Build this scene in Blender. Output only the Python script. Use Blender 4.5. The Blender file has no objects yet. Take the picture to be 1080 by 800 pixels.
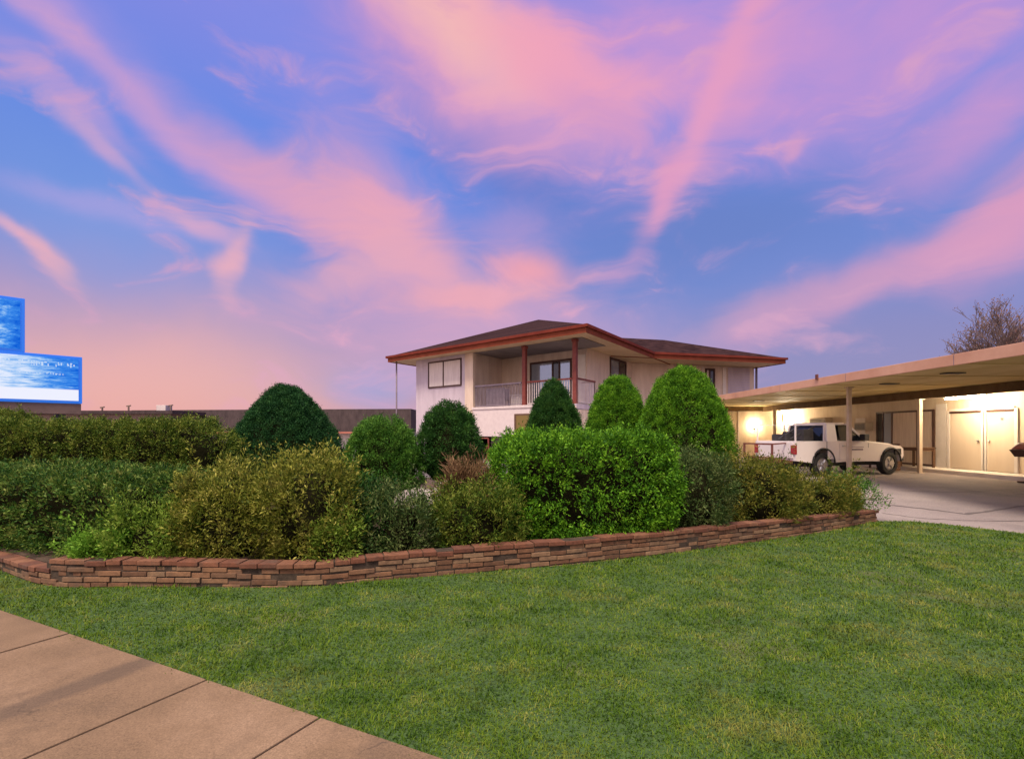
import bpy, bmesh, math, random
import numpy as np
from mathutils import Vector, Matrix

random.seed(7)
RNG = np.random.default_rng(11)
SC = bpy.context.scene
COL = SC.collection
R = math.radians
EYE, F, HY = 1.6, 560.0, 455.0          # eye height, focal length and horizon in the 1080 px photograph


def at(px, py, Y):
    """a point of the place seen at pixel px, py standing Y metres away"""
    return Vector(((px - 540) / F * Y, Y, EYE + (HY - py) / F * Y))


def gnd(px, py, z=0.0):
    Y = F * (EYE - z) / (py - HY)
    return Vector(((px - 540) / F * Y, Y, z))


def lin(r, g, b):
    f = lambda c: (c / 255 / 12.92) if c / 255 <= .04045 else ((c / 255 + .055) / 1.055) ** 2.4
    return (f(r), f(g), f(b))


# ------------------------------------------------------------------ materials
MATS = {}


def nt_new(name):
    m = bpy.data.materials.new(name)
    m.use_nodes = True
    nt = m.node_tree
    nt.nodes.clear()
    out = nt.nodes.new('ShaderNodeOutputMaterial')
    return m, nt, out


def N(nt, typ, **kw):
    n = nt.nodes.new(typ)
    for k, v in kw.items():
        if k.startswith('i_'):
            key = k[2:]
            key = int(key) if key.isdigit() else key.replace('_', ' ')
            n.inputs[key].default_value = v
        else:
            setattr(n, k, v)
    return n


def L(nt, a, b):
    nt.links.new(a, b)


def c4(c):
    return (c[0], c[1], c[2], 1.0)


def ramp(nt, stops, interp='LINEAR'):
    r = nt.nodes.new('ShaderNodeValToRGB')
    r.color_ramp.interpolation = interp
    e = r.color_ramp.elements
    while len(e) < len(stops):
        e.new(0.5)
    for i, (p, c) in enumerate(stops):
        e[i].position = p
        e[i].color = c4(c)
    return r


def weathered(name, c1, c2, scale=3.0, rough=.75, bump=.15, bscale=60, spec=.3, detail=8, c3=None, stretch=None, metal=0.0):
    """a surface whose own colour wanders between c1 and c2, with a fine bump"""
    m, nt, out = nt_new(name)
    tc = N(nt, 'ShaderNodeTexCoord')
    src = tc.outputs['Object']
    if stretch:
        mp = N(nt, 'ShaderNodeMapping')
        mp.inputs['Scale'].default_value = stretch
        L(nt, src, mp.inputs['Vector'])
        src = mp.outputs['Vector']
    n1 = N(nt, 'ShaderNodeTexNoise', i_Scale=scale, i_Detail=detail, i_Roughness=.62)
    L(nt, src, n1.inputs['Vector'])
    stops = [(.32, c1), (.68, c2)] if c3 is None else [(.28, c1), (.5, c2), (.72, c3)]
    rp = ramp(nt, stops)
    L(nt, n1.outputs['Fac'], rp.inputs['Fac'])
    n2 = N(nt, 'ShaderNodeTexNoise', i_Scale=bscale, i_Detail=5)
    L(nt, tc.outputs['Object'], n2.inputs['Vector'])
    b = N(nt, 'ShaderNodeBump', i_Strength=bump, i_Distance=.02)
    L(nt, n2.outputs['Fac'], b.inputs['Height'])
    p = N(nt, 'ShaderNodeBsdfPrincipled', i_Roughness=rough, i_Metallic=metal)
    p.inputs['Specular IOR Level'].default_value = spec
    L(nt, rp.outputs['Color'], p.inputs['Base Color'])
    L(nt, b.outputs['Normal'], p.inputs['Normal'])
    L(nt, p.outputs['BSDF'], out.inputs['Surface'])
    MATS[name] = m
    return m


def leafy(name, cols, trans=.25, rough=.55, dry=None, dry_scale=.9, dry_lo=.5, dry_hi=.72, clump=0.0):
    """leaf faces: every leaf takes its own shade, patches may be dry"""
    m, nt, out = nt_new(name)
    g = N(nt, 'ShaderNodeNewGeometry')
    rp = ramp(nt, [(i / (len(cols) - 1), c) for i, c in enumerate(cols)])
    fac = g.outputs['Random Per Island']
    if clump:                                                   # sprays of young and old growth
        tq = N(nt, 'ShaderNodeTexCoord')
        cn_ = N(nt, 'ShaderNodeTexNoise', i_Scale=clump, i_Detail=3, i_Roughness=.6)
        L(nt, tq.outputs['Object'], cn_.inputs['Vector'])
        cm = N(nt, 'ShaderNodeMapRange', i_1=.32, i_2=.68, i_3=-.30, i_4=.42)
        L(nt, cn_.outputs['Fac'], cm.inputs['Value'])
        ca = N(nt, 'ShaderNodeMath', operation='MULTIPLY_ADD', use_clamp=True)
        L(nt, fac, ca.inputs[0])
        ca.inputs[1].default_value = .72
        L(nt, cm.outputs['Result'], ca.inputs[2])
        fac = ca.outputs[0]
    L(nt, fac, rp.inputs['Fac'])
    col = rp.outputs['Color']
    if dry is not None:
        tc = N(nt, 'ShaderNodeTexCoord')
        n = N(nt, 'ShaderNodeTexNoise', i_Scale=dry_scale, i_Detail=5, i_Roughness=.65)
        L(nt, tc.outputs['Object'], n.inputs['Vector'])
        mr = N(nt, 'ShaderNodeMapRange', i_1=dry_lo, i_2=dry_hi)
        L(nt, n.outputs['Fac'], mr.inputs['Value'])
        mx = N(nt, 'ShaderNodeMix', data_type='RGBA')
        L(nt, mr.outputs['Result'], mx.inputs['Factor'])
        L(nt, col, mx.inputs['A'])
        mx.inputs['B'].default_value = c4(dry)
        col = mx.outputs['Result']
    p = N(nt, 'ShaderNodeBsdfPrincipled', i_Roughness=rough)
    p.inputs['Specular IOR Level'].default_value = .12
    L(nt, col, p.inputs['Base Color'])
    t = N(nt, 'ShaderNodeBsdfTranslucent')
    L(nt, col, t.inputs['Color'])
    ms = N(nt, 'ShaderNodeMixShader', i_Fac=trans)
    L(nt, p.outputs['BSDF'], ms.inputs[1])
    L(nt, t.outputs['BSDF'], ms.inputs[2])
    L(nt, ms.outputs['Shader'], out.inputs['Surface'])
    MATS[name] = m
    return m


def glassy(name, c, rough=.05, metal=0.0, spec=.9):
    m, nt, out = nt_new(name)
    p = N(nt, 'ShaderNodeBsdfPrincipled', i_Roughness=rough, i_Metallic=metal)
    p.inputs['Base Color'].default_value = c4(c)
    p.inputs['Specular IOR Level'].default_value = spec
    L(nt, p.outputs['BSDF'], out.inputs['Surface'])
    MATS[name] = m
    return m


def emit(name, c, s):
    m, nt, out = nt_new(name)
    e = N(nt, 'ShaderNodeEmission', i_Strength=s)
    e.inputs['Color'].default_value = c4(c)
    L(nt, e.outputs['Emission'], out.inputs['Surface'])
    MATS[name] = m
    return m


# ------------------------------------------------------------------ mesh helpers
class MB:
    """collects simple shapes into one mesh"""

    def __init__(self):
        self.bm = bmesh.new()

    def hexa(self, pts, bevel=0.0):
        """pts: four bottom corners then four top corners, each counter-clockwise seen from above"""
        v = [self.bm.verts.new(p) for p in pts]
        fs = [(3, 2, 1, 0), (4, 5, 6, 7), (0, 1, 5, 4), (1, 2, 6, 5), (2, 3, 7, 6), (3, 0, 4, 7)]
        faces = [self.bm.faces.new([v[i] for i in f]) for f in fs]
        if bevel > 0:
            es = list({e for f in faces for e in f.edges})
            bmesh.ops.bevel(self.bm, geom=es, offset=bevel, segments=2, profile=.6, affect='EDGES')
        return self

    def box(self, x0, x1, y0, y1, z0, z1, bevel=0.0):
        return self.hexa([(x0, y0, z0), (x1, y0, z0), (x1, y1, z0), (x0, y1, z0),
                          (x0, y0, z1), (x1, y0, z1), (x1, y1, z1), (x0, y1, z1)], bevel)

    def beam(self, a, b, w, h, bevel=0.0):
        """a bar from a to b, w wide and h thick"""
        a, b = Vector(a), Vector(b)
        d = (b - a).normalized()
        up = Vector((0, 0, 1)) if abs(d.z) < .95 else Vector((0, 1, 0))
        s = d.cross(up).normalized() * w / 2
        u = s.cross(d).normalized() * h / 2
        return self.hexa([a - s - u, a + s - u, b + s - u, b - s - u, a - s + u, a + s + u, b + s + u, b - s + u], bevel)

    def tube(self, pts, radii, n=8, caps=True):
        pts = [Vector(p) for p in pts]
        if not hasattr(radii, '__len__'):
            radii = [radii] * len(pts)
        rings = []
        for i, p in enumerate(pts):
            d = (pts[min(i + 1, len(pts) - 1)] - pts[max(i - 1, 0)]).normalized()
            ref = Vector((0, 0, 1)) if abs(d.z) < .9 else Vector((1, 0, 0))
            s = d.cross(ref).normalized()
            u = s.cross(d).normalized()
            rings.append([self.bm.verts.new(p + (s * math.cos(2 * math.pi * k / n) + u * math.sin(2 * math.pi * k / n)) * radii[i]) for k in range(n)])
        for a, b in zip(rings, rings[1:]):
            for k in range(n):
                self.bm.faces.new([a[k], a[(k + 1) % n], b[(k + 1) % n], b[k]])
        if caps:
            self.bm.faces.new(rings[0][::-1])
            self.bm.faces.new(rings[-1])
        return self

    def prism(self, poly, z0, z1, bevel=0.0):
        """a flat polygon (x, y) raised from z0 to z1"""
        return self.loft([(x, y, z0) for x, y in poly], [(x, y, z1) for x, y in poly], bevel)

    def loft(self, lo, hi, bevel=0.0):
        a = [self.bm.verts.new(p) for p in lo]
        b = [self.bm.verts.new(p) for p in hi]
        n = len(a)
        faces = [self.bm.faces.new(a[::-1]), self.bm.faces.new(b)]
        for i in range(n):
            faces.append(self.bm.faces.new([a[i], a[(i + 1) % n], b[(i + 1) % n], b[i]]))
        if bevel:
            es = list({e for f in faces for e in f.edges})
            bmesh.ops.bevel(self.bm, geom=es, offset=bevel, segments=2, profile=.6, affect='EDGES')
        return self

    def face(self, pts):
        self.bm.faces.new([self.bm.verts.new(p) for p in pts])
        return self

    def ball(self, c, r, sub=2, sc=(1, 1, 1), jitter=0.0):
        ret = bmesh.ops.create_icosphere(self.bm, subdivisions=sub, radius=1.0)
        for v in ret['verts']:
            j = 1 + random.uniform(-jitter, jitter)
            v.co = Vector((v.co.x * r * sc[0] * j, v.co.y * r * sc[1] * j, v.co.z * r * sc[2] * j)) + Vector(c)
        return self

    def build(self, name, mat, parent=None, smooth=False):
        me = bpy.data.meshes.new(name)
        bmesh.ops.recalc_face_normals(self.bm, faces=self.bm.faces)
        self.bm.to_mesh(me)
        self.bm.free()
        return link(name, me, mat, parent, smooth)


def link(name, me, mat, parent=None, smooth=False):
    me.materials.append(MATS[mat] if isinstance(mat, str) else mat)
    if smooth:
        me.polygons.foreach_set('use_smooth', [True] * len(me.polygons))
    o = bpy.data.objects.new(name, me)
    COL.objects.link(o)
    if parent is not None:
        o.parent = parent
    return o


def np_mesh(name, verts, faces_flat, sizes):
    me = bpy.data.meshes.new(name)
    verts = np.asarray(verts, dtype=np.float32)
    sizes = np.asarray(sizes, dtype=np.int32)
    me.vertices.add(len(verts))
    me.vertices.foreach_set('co', verts.ravel())
    me.loops.add(len(faces_flat))
    me.loops.foreach_set('vertex_index', np.asarray(faces_flat, dtype=np.int32))
    me.polygons.add(len(sizes))
    starts = np.concatenate([[0], np.cumsum(sizes)[:-1]]).astype(np.int32)
    me.polygons.foreach_set('loop_start', starts)
    me.update(calc_edges=True)
    me.validate()
    return me


def thing(name, label, cat, loc=(0, 0, 0), rz=0.0, group=None):
    o = bpy.data.objects.new(name, None)
    o.empty_display_size = .2
    COL.objects.link(o)
    o.location = loc
    o.rotation_euler = (0, 0, rz)
    o['label'] = label
    o['category'] = cat
    if group:
        o['group'] = group
    return o


def tag(o, label, cat, group=None):
    o['label'] = label
    o['category'] = cat
    if group:
        o['group'] = group
    return o


def structure(o):
    o['kind'] = 'structure'
    return o


# ------------------------------------------------------------------ palette
weathered('path_concrete', (.20, .115, .085), (.40, .255, .20), scale=1.6, rough=.85, bump=.35, bscale=90, c3=(.30, .18, .14))
weathered('brick', (.2, .075, .04), (.42, .2, .12), scale=9, rough=.9, bump=.6, bscale=70, c3=(.30, .12, .065))
weathered('mortar', (.03, .02, .013), (.075, .052, .035), scale=12, rough=.95, bump=.4)
weathered('soil', (.035, .022, .014), (.10, .065, .04), scale=9, rough=.95, bump=.8, bscale=40)
weathered('rock', (.22, .18, .16), (.42, .36, .32), scale=5, rough=.9, bump=.5, bscale=25)
weathered('stucco_lilac', (.44, .36, .40), (.56, .47, .51), scale=1.5, rough=.9, bump=.2, bscale=60, stretch=(1.6, 1.6, .35))
weathered('stucco_cream_lit', (.56, .42, .32), (.72, .58, .46), scale=1.3, rough=.9, bump=.2, bscale=60, stretch=(1.6, 1.6, .35))  # warmth of nearby lamp light is put into this cream
weathered('stucco_warm', (.54, .41, .28), (.68, .56, .41), scale=1.4, rough=.85, bump=.15, bscale=60, stretch=(1.5, 1.5, .4))
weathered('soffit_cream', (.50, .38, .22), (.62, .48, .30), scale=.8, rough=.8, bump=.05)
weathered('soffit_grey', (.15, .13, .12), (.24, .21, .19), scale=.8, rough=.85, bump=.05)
weathered('soffit_plywood', (.58, .44, .17), (.76, .61, .29), scale=1.1, rough=.75, bump=.08, stretch=(1, .25, 1))
weathered('roof_shingle', (.022, .010, .010), (.046, .022, .020), scale=14, rough=1.0, bump=.6, bscale=35, spec=.02)
weathered('fascia_red', (.12, .022, .015), (.18, .036, .022), scale=2.0, rough=.8, bump=.05, spec=.08)
weathered('fascia_dark_red', (.18, .044, .022), (.25, .064, .032), scale=2.0, rough=.8, bump=.05, spec=.08)
weathered('fascia_salmon', (.58, .30, .185), (.70, .40, .26), scale=1.2, rough=.65, bump=.06)
weathered('post_red', (.15, .032, .024), (.22, .055, .04), scale=5, rough=.6)
weathered('post_cream', (.50, .38, .27), (.62, .49, .36), scale=4, rough=.6, bump=.05)
weathered('beam_brown', (.10, .06, .025), (.17, .105, .05), scale=3, rough=.8)
weathered('door_tan', (.60, .47, .34), (.68, .55, .41), scale=1.3, rough=.6, bump=.06, stretch=(1, 1, .2))
weathered('trim_white', (.66, .58, .50), (.74, .66, .58), scale=3, rough=.6, bump=.04)
weathered('frame_brown', (.05, .022, .016), (.085, .04, .03), scale=4, rough=.55)
weathered('dark_metal', (.03, .028, .03), (.06, .055, .055), scale=6, rough=.5, metal=.3)
weathered('rail_mauve', (.17, .13, .16), (.24, .19, .22), scale=5, rough=.6)
weathered('rail_white', (.58, .48, .46), (.66, .56, .53), scale=5, rough=.6)
weathered('curtain', (.55, .46, .42), (.70, .61, .56), scale=2.5, rough=.9, bump=.2, bscale=12, stretch=(6, 6, .4))
weathered('curtain_tan', (.52, .40, .30), (.66, .53, .41), scale=2.5, rough=.9, bump=.2, bscale=12, stretch=(6, 6, .4))
weathered('far_roof', (.034, .022, .022), (.068, .046, .044), scale=3, rough=.9, stretch=(1, 1, .3))
weathered('far_wall', (.50, .42, .40), (.58, .5, .47), scale=2, rough=.9)
weathered('far_brown_wall', (.15, .10, .08), (.22, .15, .12), scale=2, rough=.9)
weathered('far_trim', (.36, .12, .08), (.42, .16, .11), scale=2, rough=.9)
weathered('bark', (.05, .032, .026), (.11, .075, .06), scale=9, rough=.95, bump=.7, bscale=25)
weathered('twig_shade', (.006, .007, .003), (.016, .014, .007), scale=9, rough=1.0, bump=.9, bscale=25, spec=0.0)  # inner thicket; crown shade is put into this near-black colour
weathered('bare_wood', (.10, .065, .06), (.17, .12, .105), scale=6, rough=.9)
weathered('dry_bud', (.16, .08, .07), (.24, .14, .11), scale=6, rough=.9)
weathered('truck_white', (.66, .58, .55), (.72, .645, .61), scale=1.2, rough=.32, bump=.0, spec=.5)
weathered('black_plastic', (.012, .012, .013), (.03, .028, .028), scale=8, rough=.6)
weathered('rubber', (.012, .012, .012), (.028, .026, .025), scale=20, rough=.85, bump=.3)
weathered('chrome', (.45, .44, .45), (.62, .61, .62), scale=7, rough=.28, metal=.85)
weathered('rust_red', (.12, .035, .028), (.2, .07, .05), scale=9, rough=.8, bump=.3)
weathered('wood_brown', (.09, .045, .025), (.16, .085, .05), scale=4, rough=.6, stretch=(1, 6, 6))
weathered('grill_red', (.16, .012, .012), (.22, .02, .018), scale=4, rough=.4)
weathered('appliance', (.36, .29, .22), (.44, .36, .28), scale=4, rough=.6)
weathered('sign_blue', (.01, .12, .55), (.015, .16, .68), scale=3, rough=.4)
glassy('window_glass', (.34, .40, .48), .05, .6)
glassy('window_dark', (.025, .03, .035), .06, .25)
glassy('tail_red', (.28, .012, .02), .2)
glassy('lamp_glass', (.75, .75, .72), .08)
emit('tube_light', (1.0, .80, .54), 420)
emit('globe_light', (1.0, .80, .52), 300)
emit('bulkhead_light', (1.0, .82, .56), 1500)
emit('room_glow', (1.0, .58, .22), .28)

GREEN = lambda *cs: list(cs)
leafy('leaf_dark', [(.0104, .0416, .0078), (.0208, .0754, .0130), (.0390, .1144, .0182), (.0806, .1820, .0286)], .2, clump=5.5)
leafy('leaf_deep', [(.0075, .0375, .0100), (.0150, .0650, .0175), (.0300, .1000, .0250), (.0600, .1562, .0375)], .2, clump=5.5)
leafy('leaf_mid', [(.0203, .0754, .0087), (.0464, .1377, .0145), (.0943, .2248, .0261), (.1740, .3335, .0435)], .25, clump=5.5)
leafy('leaf_bright', [(.022, .080, .005), (.062, .180, .009), (.135, .315, .016), (.25, .47, .03)], .28, clump=5.5)
leafy('leaf_fresh', [(0.0715, 0.1859, 0.0143), (0.1430, 0.3003, 0.0257), (0.2431, 0.4290, 0.0501)], .3, clump=5.5)
leafy('leaf_hedge', [(.024, .058, .006), (.072, .122, .012), (.16, .20, .024), (.30, .31, .06)], .25, clump=5.5)
leafy('leaf_hedge_green', [(.014, .050, .008), (.042, .105, .014), (.115, .18, .026), (.26, .29, .07)], .25, clump=5.5)
leafy('leaf_olive', [(.045, .070, .007), (.125, .15, .016), (.26, .26, .036), (.48, .43, .10)], .25, dry=(.20, .13, .05), dry_scale=2.2, dry_lo=.56, dry_hi=.95, clump=5.5)
leafy('leaf_lime', [(0.0524, 0.1121, 0.0104), (0.1271, 0.2167, 0.0209), (0.2242, 0.3289, 0.0419), (0.3588, 0.4485, 0.0748)], .3, clump=5.5)
leafy('leaf_grey', [(.022, .055, .012), (.055, .095, .022), (.11, .15, .04), (.21, .235, .08)], .2, clump=5.5)
leafy('leaf_dry', [(.1000, .0500, .0250), (.1900, .1100, .0500), (.3000, .2000, .0950)], .2, clump=5.5)
leafy('leaf_gold', [(.035, .060, .007), (.095, .115, .014), (.20, .19, .028), (.35, .29, .06)], .25, clump=5.5)
leafy('grass_blade', [(.026, .066, .003), (.062, .124, .005), (.102, .170, .009), (.145, .20, .016), (.26, .26, .06)], .3, rough=.7,
      dry=(.30, .23, .07), dry_scale=1.1, dry_lo=.54, dry_hi=.88, clump=2.6)


# lawn soil with thatch
def lawn_mat():
    m, nt, out = nt_new('lawn_thatch')
    tc = N(nt, 'ShaderNodeTexCoord')
    n1 = N(nt, 'ShaderNodeTexNoise', i_Scale=26.0, i_Detail=8)
    n2 = N(nt, 'ShaderNodeTexNoise', i_Scale=.8, i_Detail=5, i_Roughness=.65)
    for n in (n1, n2):
        L(nt, tc.outputs['Object'], n.inputs['Vector'])
    r1 = ramp(nt, [(.3, (.020, .046, .008)), (.7, (.055, .105, .016))])
    L(nt, n1.outputs['Fac'], r1.inputs['Fac'])
    mr = N(nt, 'ShaderNodeMapRange', i_1=.56, i_2=.82)
    L(nt, n2.outputs['Fac'], mr.inputs['Value'])
    mx = N(nt, 'ShaderNodeMix', data_type='RGBA')
    L(nt, mr.outputs['Result'], mx.inputs['Factor'])
    L(nt, r1.outputs['Color'], mx.inputs['A'])
    mx.inputs['B'].default_value = (.13, .10, .04, 1)
    b = N(nt, 'ShaderNodeBump', i_Strength=.8, i_Distance=.03)
    L(nt, n1.outputs['Fac'], b.inputs['Height'])
    p = N(nt, 'ShaderNodeBsdfPrincipled', i_Roughness=.95)
    L(nt, mx.outputs['Result'], p.inputs['Base Color'])
    L(nt, b.outputs['Normal'], p.inputs['Normal'])
    L(nt, p.outputs['BSDF'], out.inputs['Surface'])
    MATS['lawn_thatch'] = m


lawn_mat()


def stained_concrete(name, c1, c2, c3, stain, scale, bands=None):
    """old concrete: broad mottling, speckle, dark worn stains and an optional darker band"""
    m, nt, out = nt_new(name)
    tc = N(nt, 'ShaderNodeTexCoord')
    src = tc.outputs['Object']
    n1 = N(nt, 'ShaderNodeTexNoise', i_Scale=scale, i_Detail=9, i_Roughness=.6)
    n2 = N(nt, 'ShaderNodeTexNoise', i_Scale=scale * 130, i_Detail=6, i_Roughness=.7)
    n3 = N(nt, 'ShaderNodeTexNoise', i_Scale=scale * .7, i_Detail=6, i_Roughness=.7, i_Distortion=.8)
    for n in (n1, n2, n3):
        L(nt, src, n.inputs['Vector'])
    r1 = ramp(nt, [(.28, c1), (.5, c2), (.72, c3)])
    L(nt, n1.outputs['Fac'], r1.inputs['Fac'])
    sp = N(nt, 'ShaderNodeMapRange', i_1=.32, i_2=.68, i_3=.6, i_4=1.35)
    L(nt, n2.outputs['Fac'], sp.inputs['Value'])
    sc = N(nt, 'ShaderNodeVectorMath', operation='SCALE')
    L(nt, r1.outputs['Color'], sc.inputs[0])
    L(nt, sp.outputs['Result'], sc.inputs['Scale'])
    mr = N(nt, 'ShaderNodeMapRange', i_1=.5, i_2=.74, i_3=0.0, i_4=.7)
    L(nt, n3.outputs['Fac'], mr.inputs['Value'])
    fac = mr.outputs['Result']
    if bands:                                                # a darker band across the slab
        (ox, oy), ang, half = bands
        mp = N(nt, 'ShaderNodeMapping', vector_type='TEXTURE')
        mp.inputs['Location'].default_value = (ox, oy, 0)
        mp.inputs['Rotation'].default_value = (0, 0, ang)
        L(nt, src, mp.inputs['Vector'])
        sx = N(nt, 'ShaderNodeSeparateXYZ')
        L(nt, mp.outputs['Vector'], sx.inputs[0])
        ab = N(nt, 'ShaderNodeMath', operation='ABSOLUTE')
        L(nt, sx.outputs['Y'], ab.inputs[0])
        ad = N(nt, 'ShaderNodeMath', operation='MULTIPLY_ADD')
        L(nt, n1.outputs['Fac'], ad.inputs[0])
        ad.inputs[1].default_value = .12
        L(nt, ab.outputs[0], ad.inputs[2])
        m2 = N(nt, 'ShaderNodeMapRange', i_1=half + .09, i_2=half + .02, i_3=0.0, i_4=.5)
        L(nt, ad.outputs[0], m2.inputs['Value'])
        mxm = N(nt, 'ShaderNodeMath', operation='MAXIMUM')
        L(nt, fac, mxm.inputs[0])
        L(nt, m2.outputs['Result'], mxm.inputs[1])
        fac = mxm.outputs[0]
    mx = N(nt, 'ShaderNodeMix', data_type='RGBA')
    L(nt, fac, mx.inputs['Factor'])
    L(nt, sc.outputs[0], mx.inputs['A'])
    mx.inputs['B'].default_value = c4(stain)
    vo = N(nt, 'ShaderNodeTexVoronoi', feature='DISTANCE_TO_EDGE', i_Scale=.55)
    wob = N(nt, 'ShaderNodeVectorMath', operation='MULTIPLY_ADD')
    n4 = N(nt, 'ShaderNodeTexNoise', i_Scale=3.5, i_Detail=6)
    L(nt, src, n4.inputs['Vector'])
    L(nt, n4.outputs['Color'], wob.inputs[0])
    wob.inputs[1].default_value = (.5, .5, 0)
    L(nt, src, wob.inputs[2])
    L(nt, wob.outputs[0], vo.inputs['Vector'])
    ck = N(nt, 'ShaderNodeMapRange', i_1=.0, i_2=.006, i_3=.5, i_4=0.0)
    L(nt, vo.outputs['Distance'], ck.inputs['Value'])
    part = N(nt, 'ShaderNodeMapRange', i_1=.5, i_2=.62, i_3=0.0, i_4=1.0)
    L(nt, n3.outputs['Fac'], part.inputs['Value'])
    ckm = N(nt, 'ShaderNodeMath', operation='MULTIPLY')
    L(nt, ck.outputs['Result'], ckm.inputs[0])
    L(nt, part.outputs['Result'], ckm.inputs[1])
    mxc = N(nt, 'ShaderNodeMix', data_type='RGBA')
    L(nt, ckm.outputs[0], mxc.inputs['Factor'])
    L(nt, mx.outputs['Result'], mxc.inputs['A'])
    mxc.inputs['B'].default_value = (.02, .015, .012, 1)
    mx = mxc
    b = N(nt, 'ShaderNodeBump', i_Strength=.3, i_Distance=.01)
    L(nt, n2.outputs['Fac'], b.inputs['Height'])
    p = N(nt, 'ShaderNodeBsdfPrincipled', i_Roughness=.85)
    p.inputs['Specular IOR Level'].default_value = .3
    L(nt, mx.outputs['Result'], p.inputs['Base Color'])
    L(nt, b.outputs['Normal'], p.inputs['Normal'])
    L(nt, p.outputs['BSDF'], out.inputs['Surface'])
    MATS[name] = m


stained_concrete('driveway_concrete', (.16, .13, .13), (.22, .178, .168), (.28, .232, .21), (.10, .082, .082), .45)
weathered('tar', (.085, .068, .068), (.13, .105, .10), scale=8, rough=.9)
weathered('dirt', (.05, .06, .03), (.10, .10, .06), scale=.3, rough=.95)


def shingles():
    m, nt, out = nt_new('roof_shingle')
    tc = N(nt, 'ShaderNodeTexCoord')
    sx = N(nt, 'ShaderNodeSeparateXYZ')
    L(nt, tc.outputs['Object'], sx.inputs[0])
    br = N(nt, 'ShaderNodeTexBrick', i_Scale=1.0)
    br.inputs['Brick Width'].default_value = .38
    br.inputs['Row Height'].default_value = .085
    br.inputs['Mortar Size'].default_value = .008
    br.inputs['Color1'].default_value = (.020, .0095, .010, 1)
    br.inputs['Color2'].default_value = (.052, .026, .025, 1)
    br.inputs['Mortar'].default_value = (.008, .005, .005, 1)
    cb = N(nt, 'ShaderNodeCombineXYZ')
    ad = N(nt, 'ShaderNodeMath', operation='ADD')
    L(nt, sx.outputs['X'], ad.inputs[0])
    L(nt, sx.outputs['Y'], ad.inputs[1])
    L(nt, ad.outputs[0], cb.inputs['X'])
    L(nt, sx.outputs['Z'], cb.inputs['Y'])
    L(nt, cb.outputs[0], br.inputs['Vector'])
    b = N(nt, 'ShaderNodeBump', i_Strength=.6, i_Distance=.02)
    L(nt, br.outputs['Color'], b.inputs['Height'])
    p = N(nt, 'ShaderNodeBsdfPrincipled', i_Roughness=1.0)
    p.inputs['Specular IOR Level'].default_value = .03
    L(nt, br.outputs['Color'], p.inputs['Base Color'])
    L(nt, b.outputs['Normal'], p.inputs['Normal'])
    L(nt, p.outputs['BSDF'], out.inputs['Surface'])
    MATS['roof_shingle'] = m


shingles()


# brick with a shade of its own for every brick
def brick_mat(name, cols):
    m, nt, out = nt_new(name)
    tc = N(nt, 'ShaderNodeTexCoord')
    g = N(nt, 'ShaderNodeNewGeometry')
    rp = ramp(nt, [(i / (len(cols) - 1), c) for i, c in enumerate(cols)])
    L(nt, g.outputs['Random Per Island'], rp.inputs['Fac'])
    n1 = N(nt, 'ShaderNodeTexNoise', i_Scale=14.0, i_Detail=8, i_Roughness=.7)
    n2 = N(nt, 'ShaderNodeTexNoise', i_Scale=2.2, i_Detail=6, i_Roughness=.7)
    for n in (n1, n2):
        L(nt, tc.outputs['Object'], n.inputs['Vector'])
    mr = N(nt, 'ShaderNodeMapRange', i_1=.3, i_2=.7, i_3=.6, i_4=1.3)
    L(nt, n1.outputs['Fac'], mr.inputs['Value'])
    sc = N(nt, 'ShaderNodeVectorMath', operation='SCALE')
    L(nt, rp.outputs['Color'], sc.inputs[0])
    L(nt, mr.outputs['Result'], sc.inputs['Scale'])
    lich = N(nt, 'ShaderNodeMapRange', i_1=.55, i_2=.72, i_3=0.0, i_4=.7)
    L(nt, n2.outputs['Fac'], lich.inputs['Value'])
    mx = N(nt, 'ShaderNodeMix', data_type='RGBA')
    L(nt, lich.outputs['Result'], mx.inputs['Factor'])
    L(nt, sc.outputs[0], mx.inputs['A'])
    mx.inputs['B'].default_value = (.085, .06, .04, 1)
    b = N(nt, 'ShaderNodeBump', i_Strength=.7, i_Distance=.012)
    L(nt, n1.outputs['Fac'], b.inputs['Height'])
    p = N(nt, 'ShaderNodeBsdfPrincipled', i_Roughness=.92)
    L(nt, mx.outputs['Result'], p.inputs['Base Color'])
    L(nt, b.outputs['Normal'], p.inputs['Normal'])
    L(nt, p.outputs['BSDF'], out.inputs['Surface'])
    MATS[name] = m


brick_mat('brick_course', [(.10, .048, .023), (.15, .067, .030), (.20, .098, .046), (.21, .125, .065), (.125, .056, .027)])
brick_mat('brick_cap', [(.10, .034, .017), (.145, .050, .023), (.19, .082, .04)])


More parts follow.
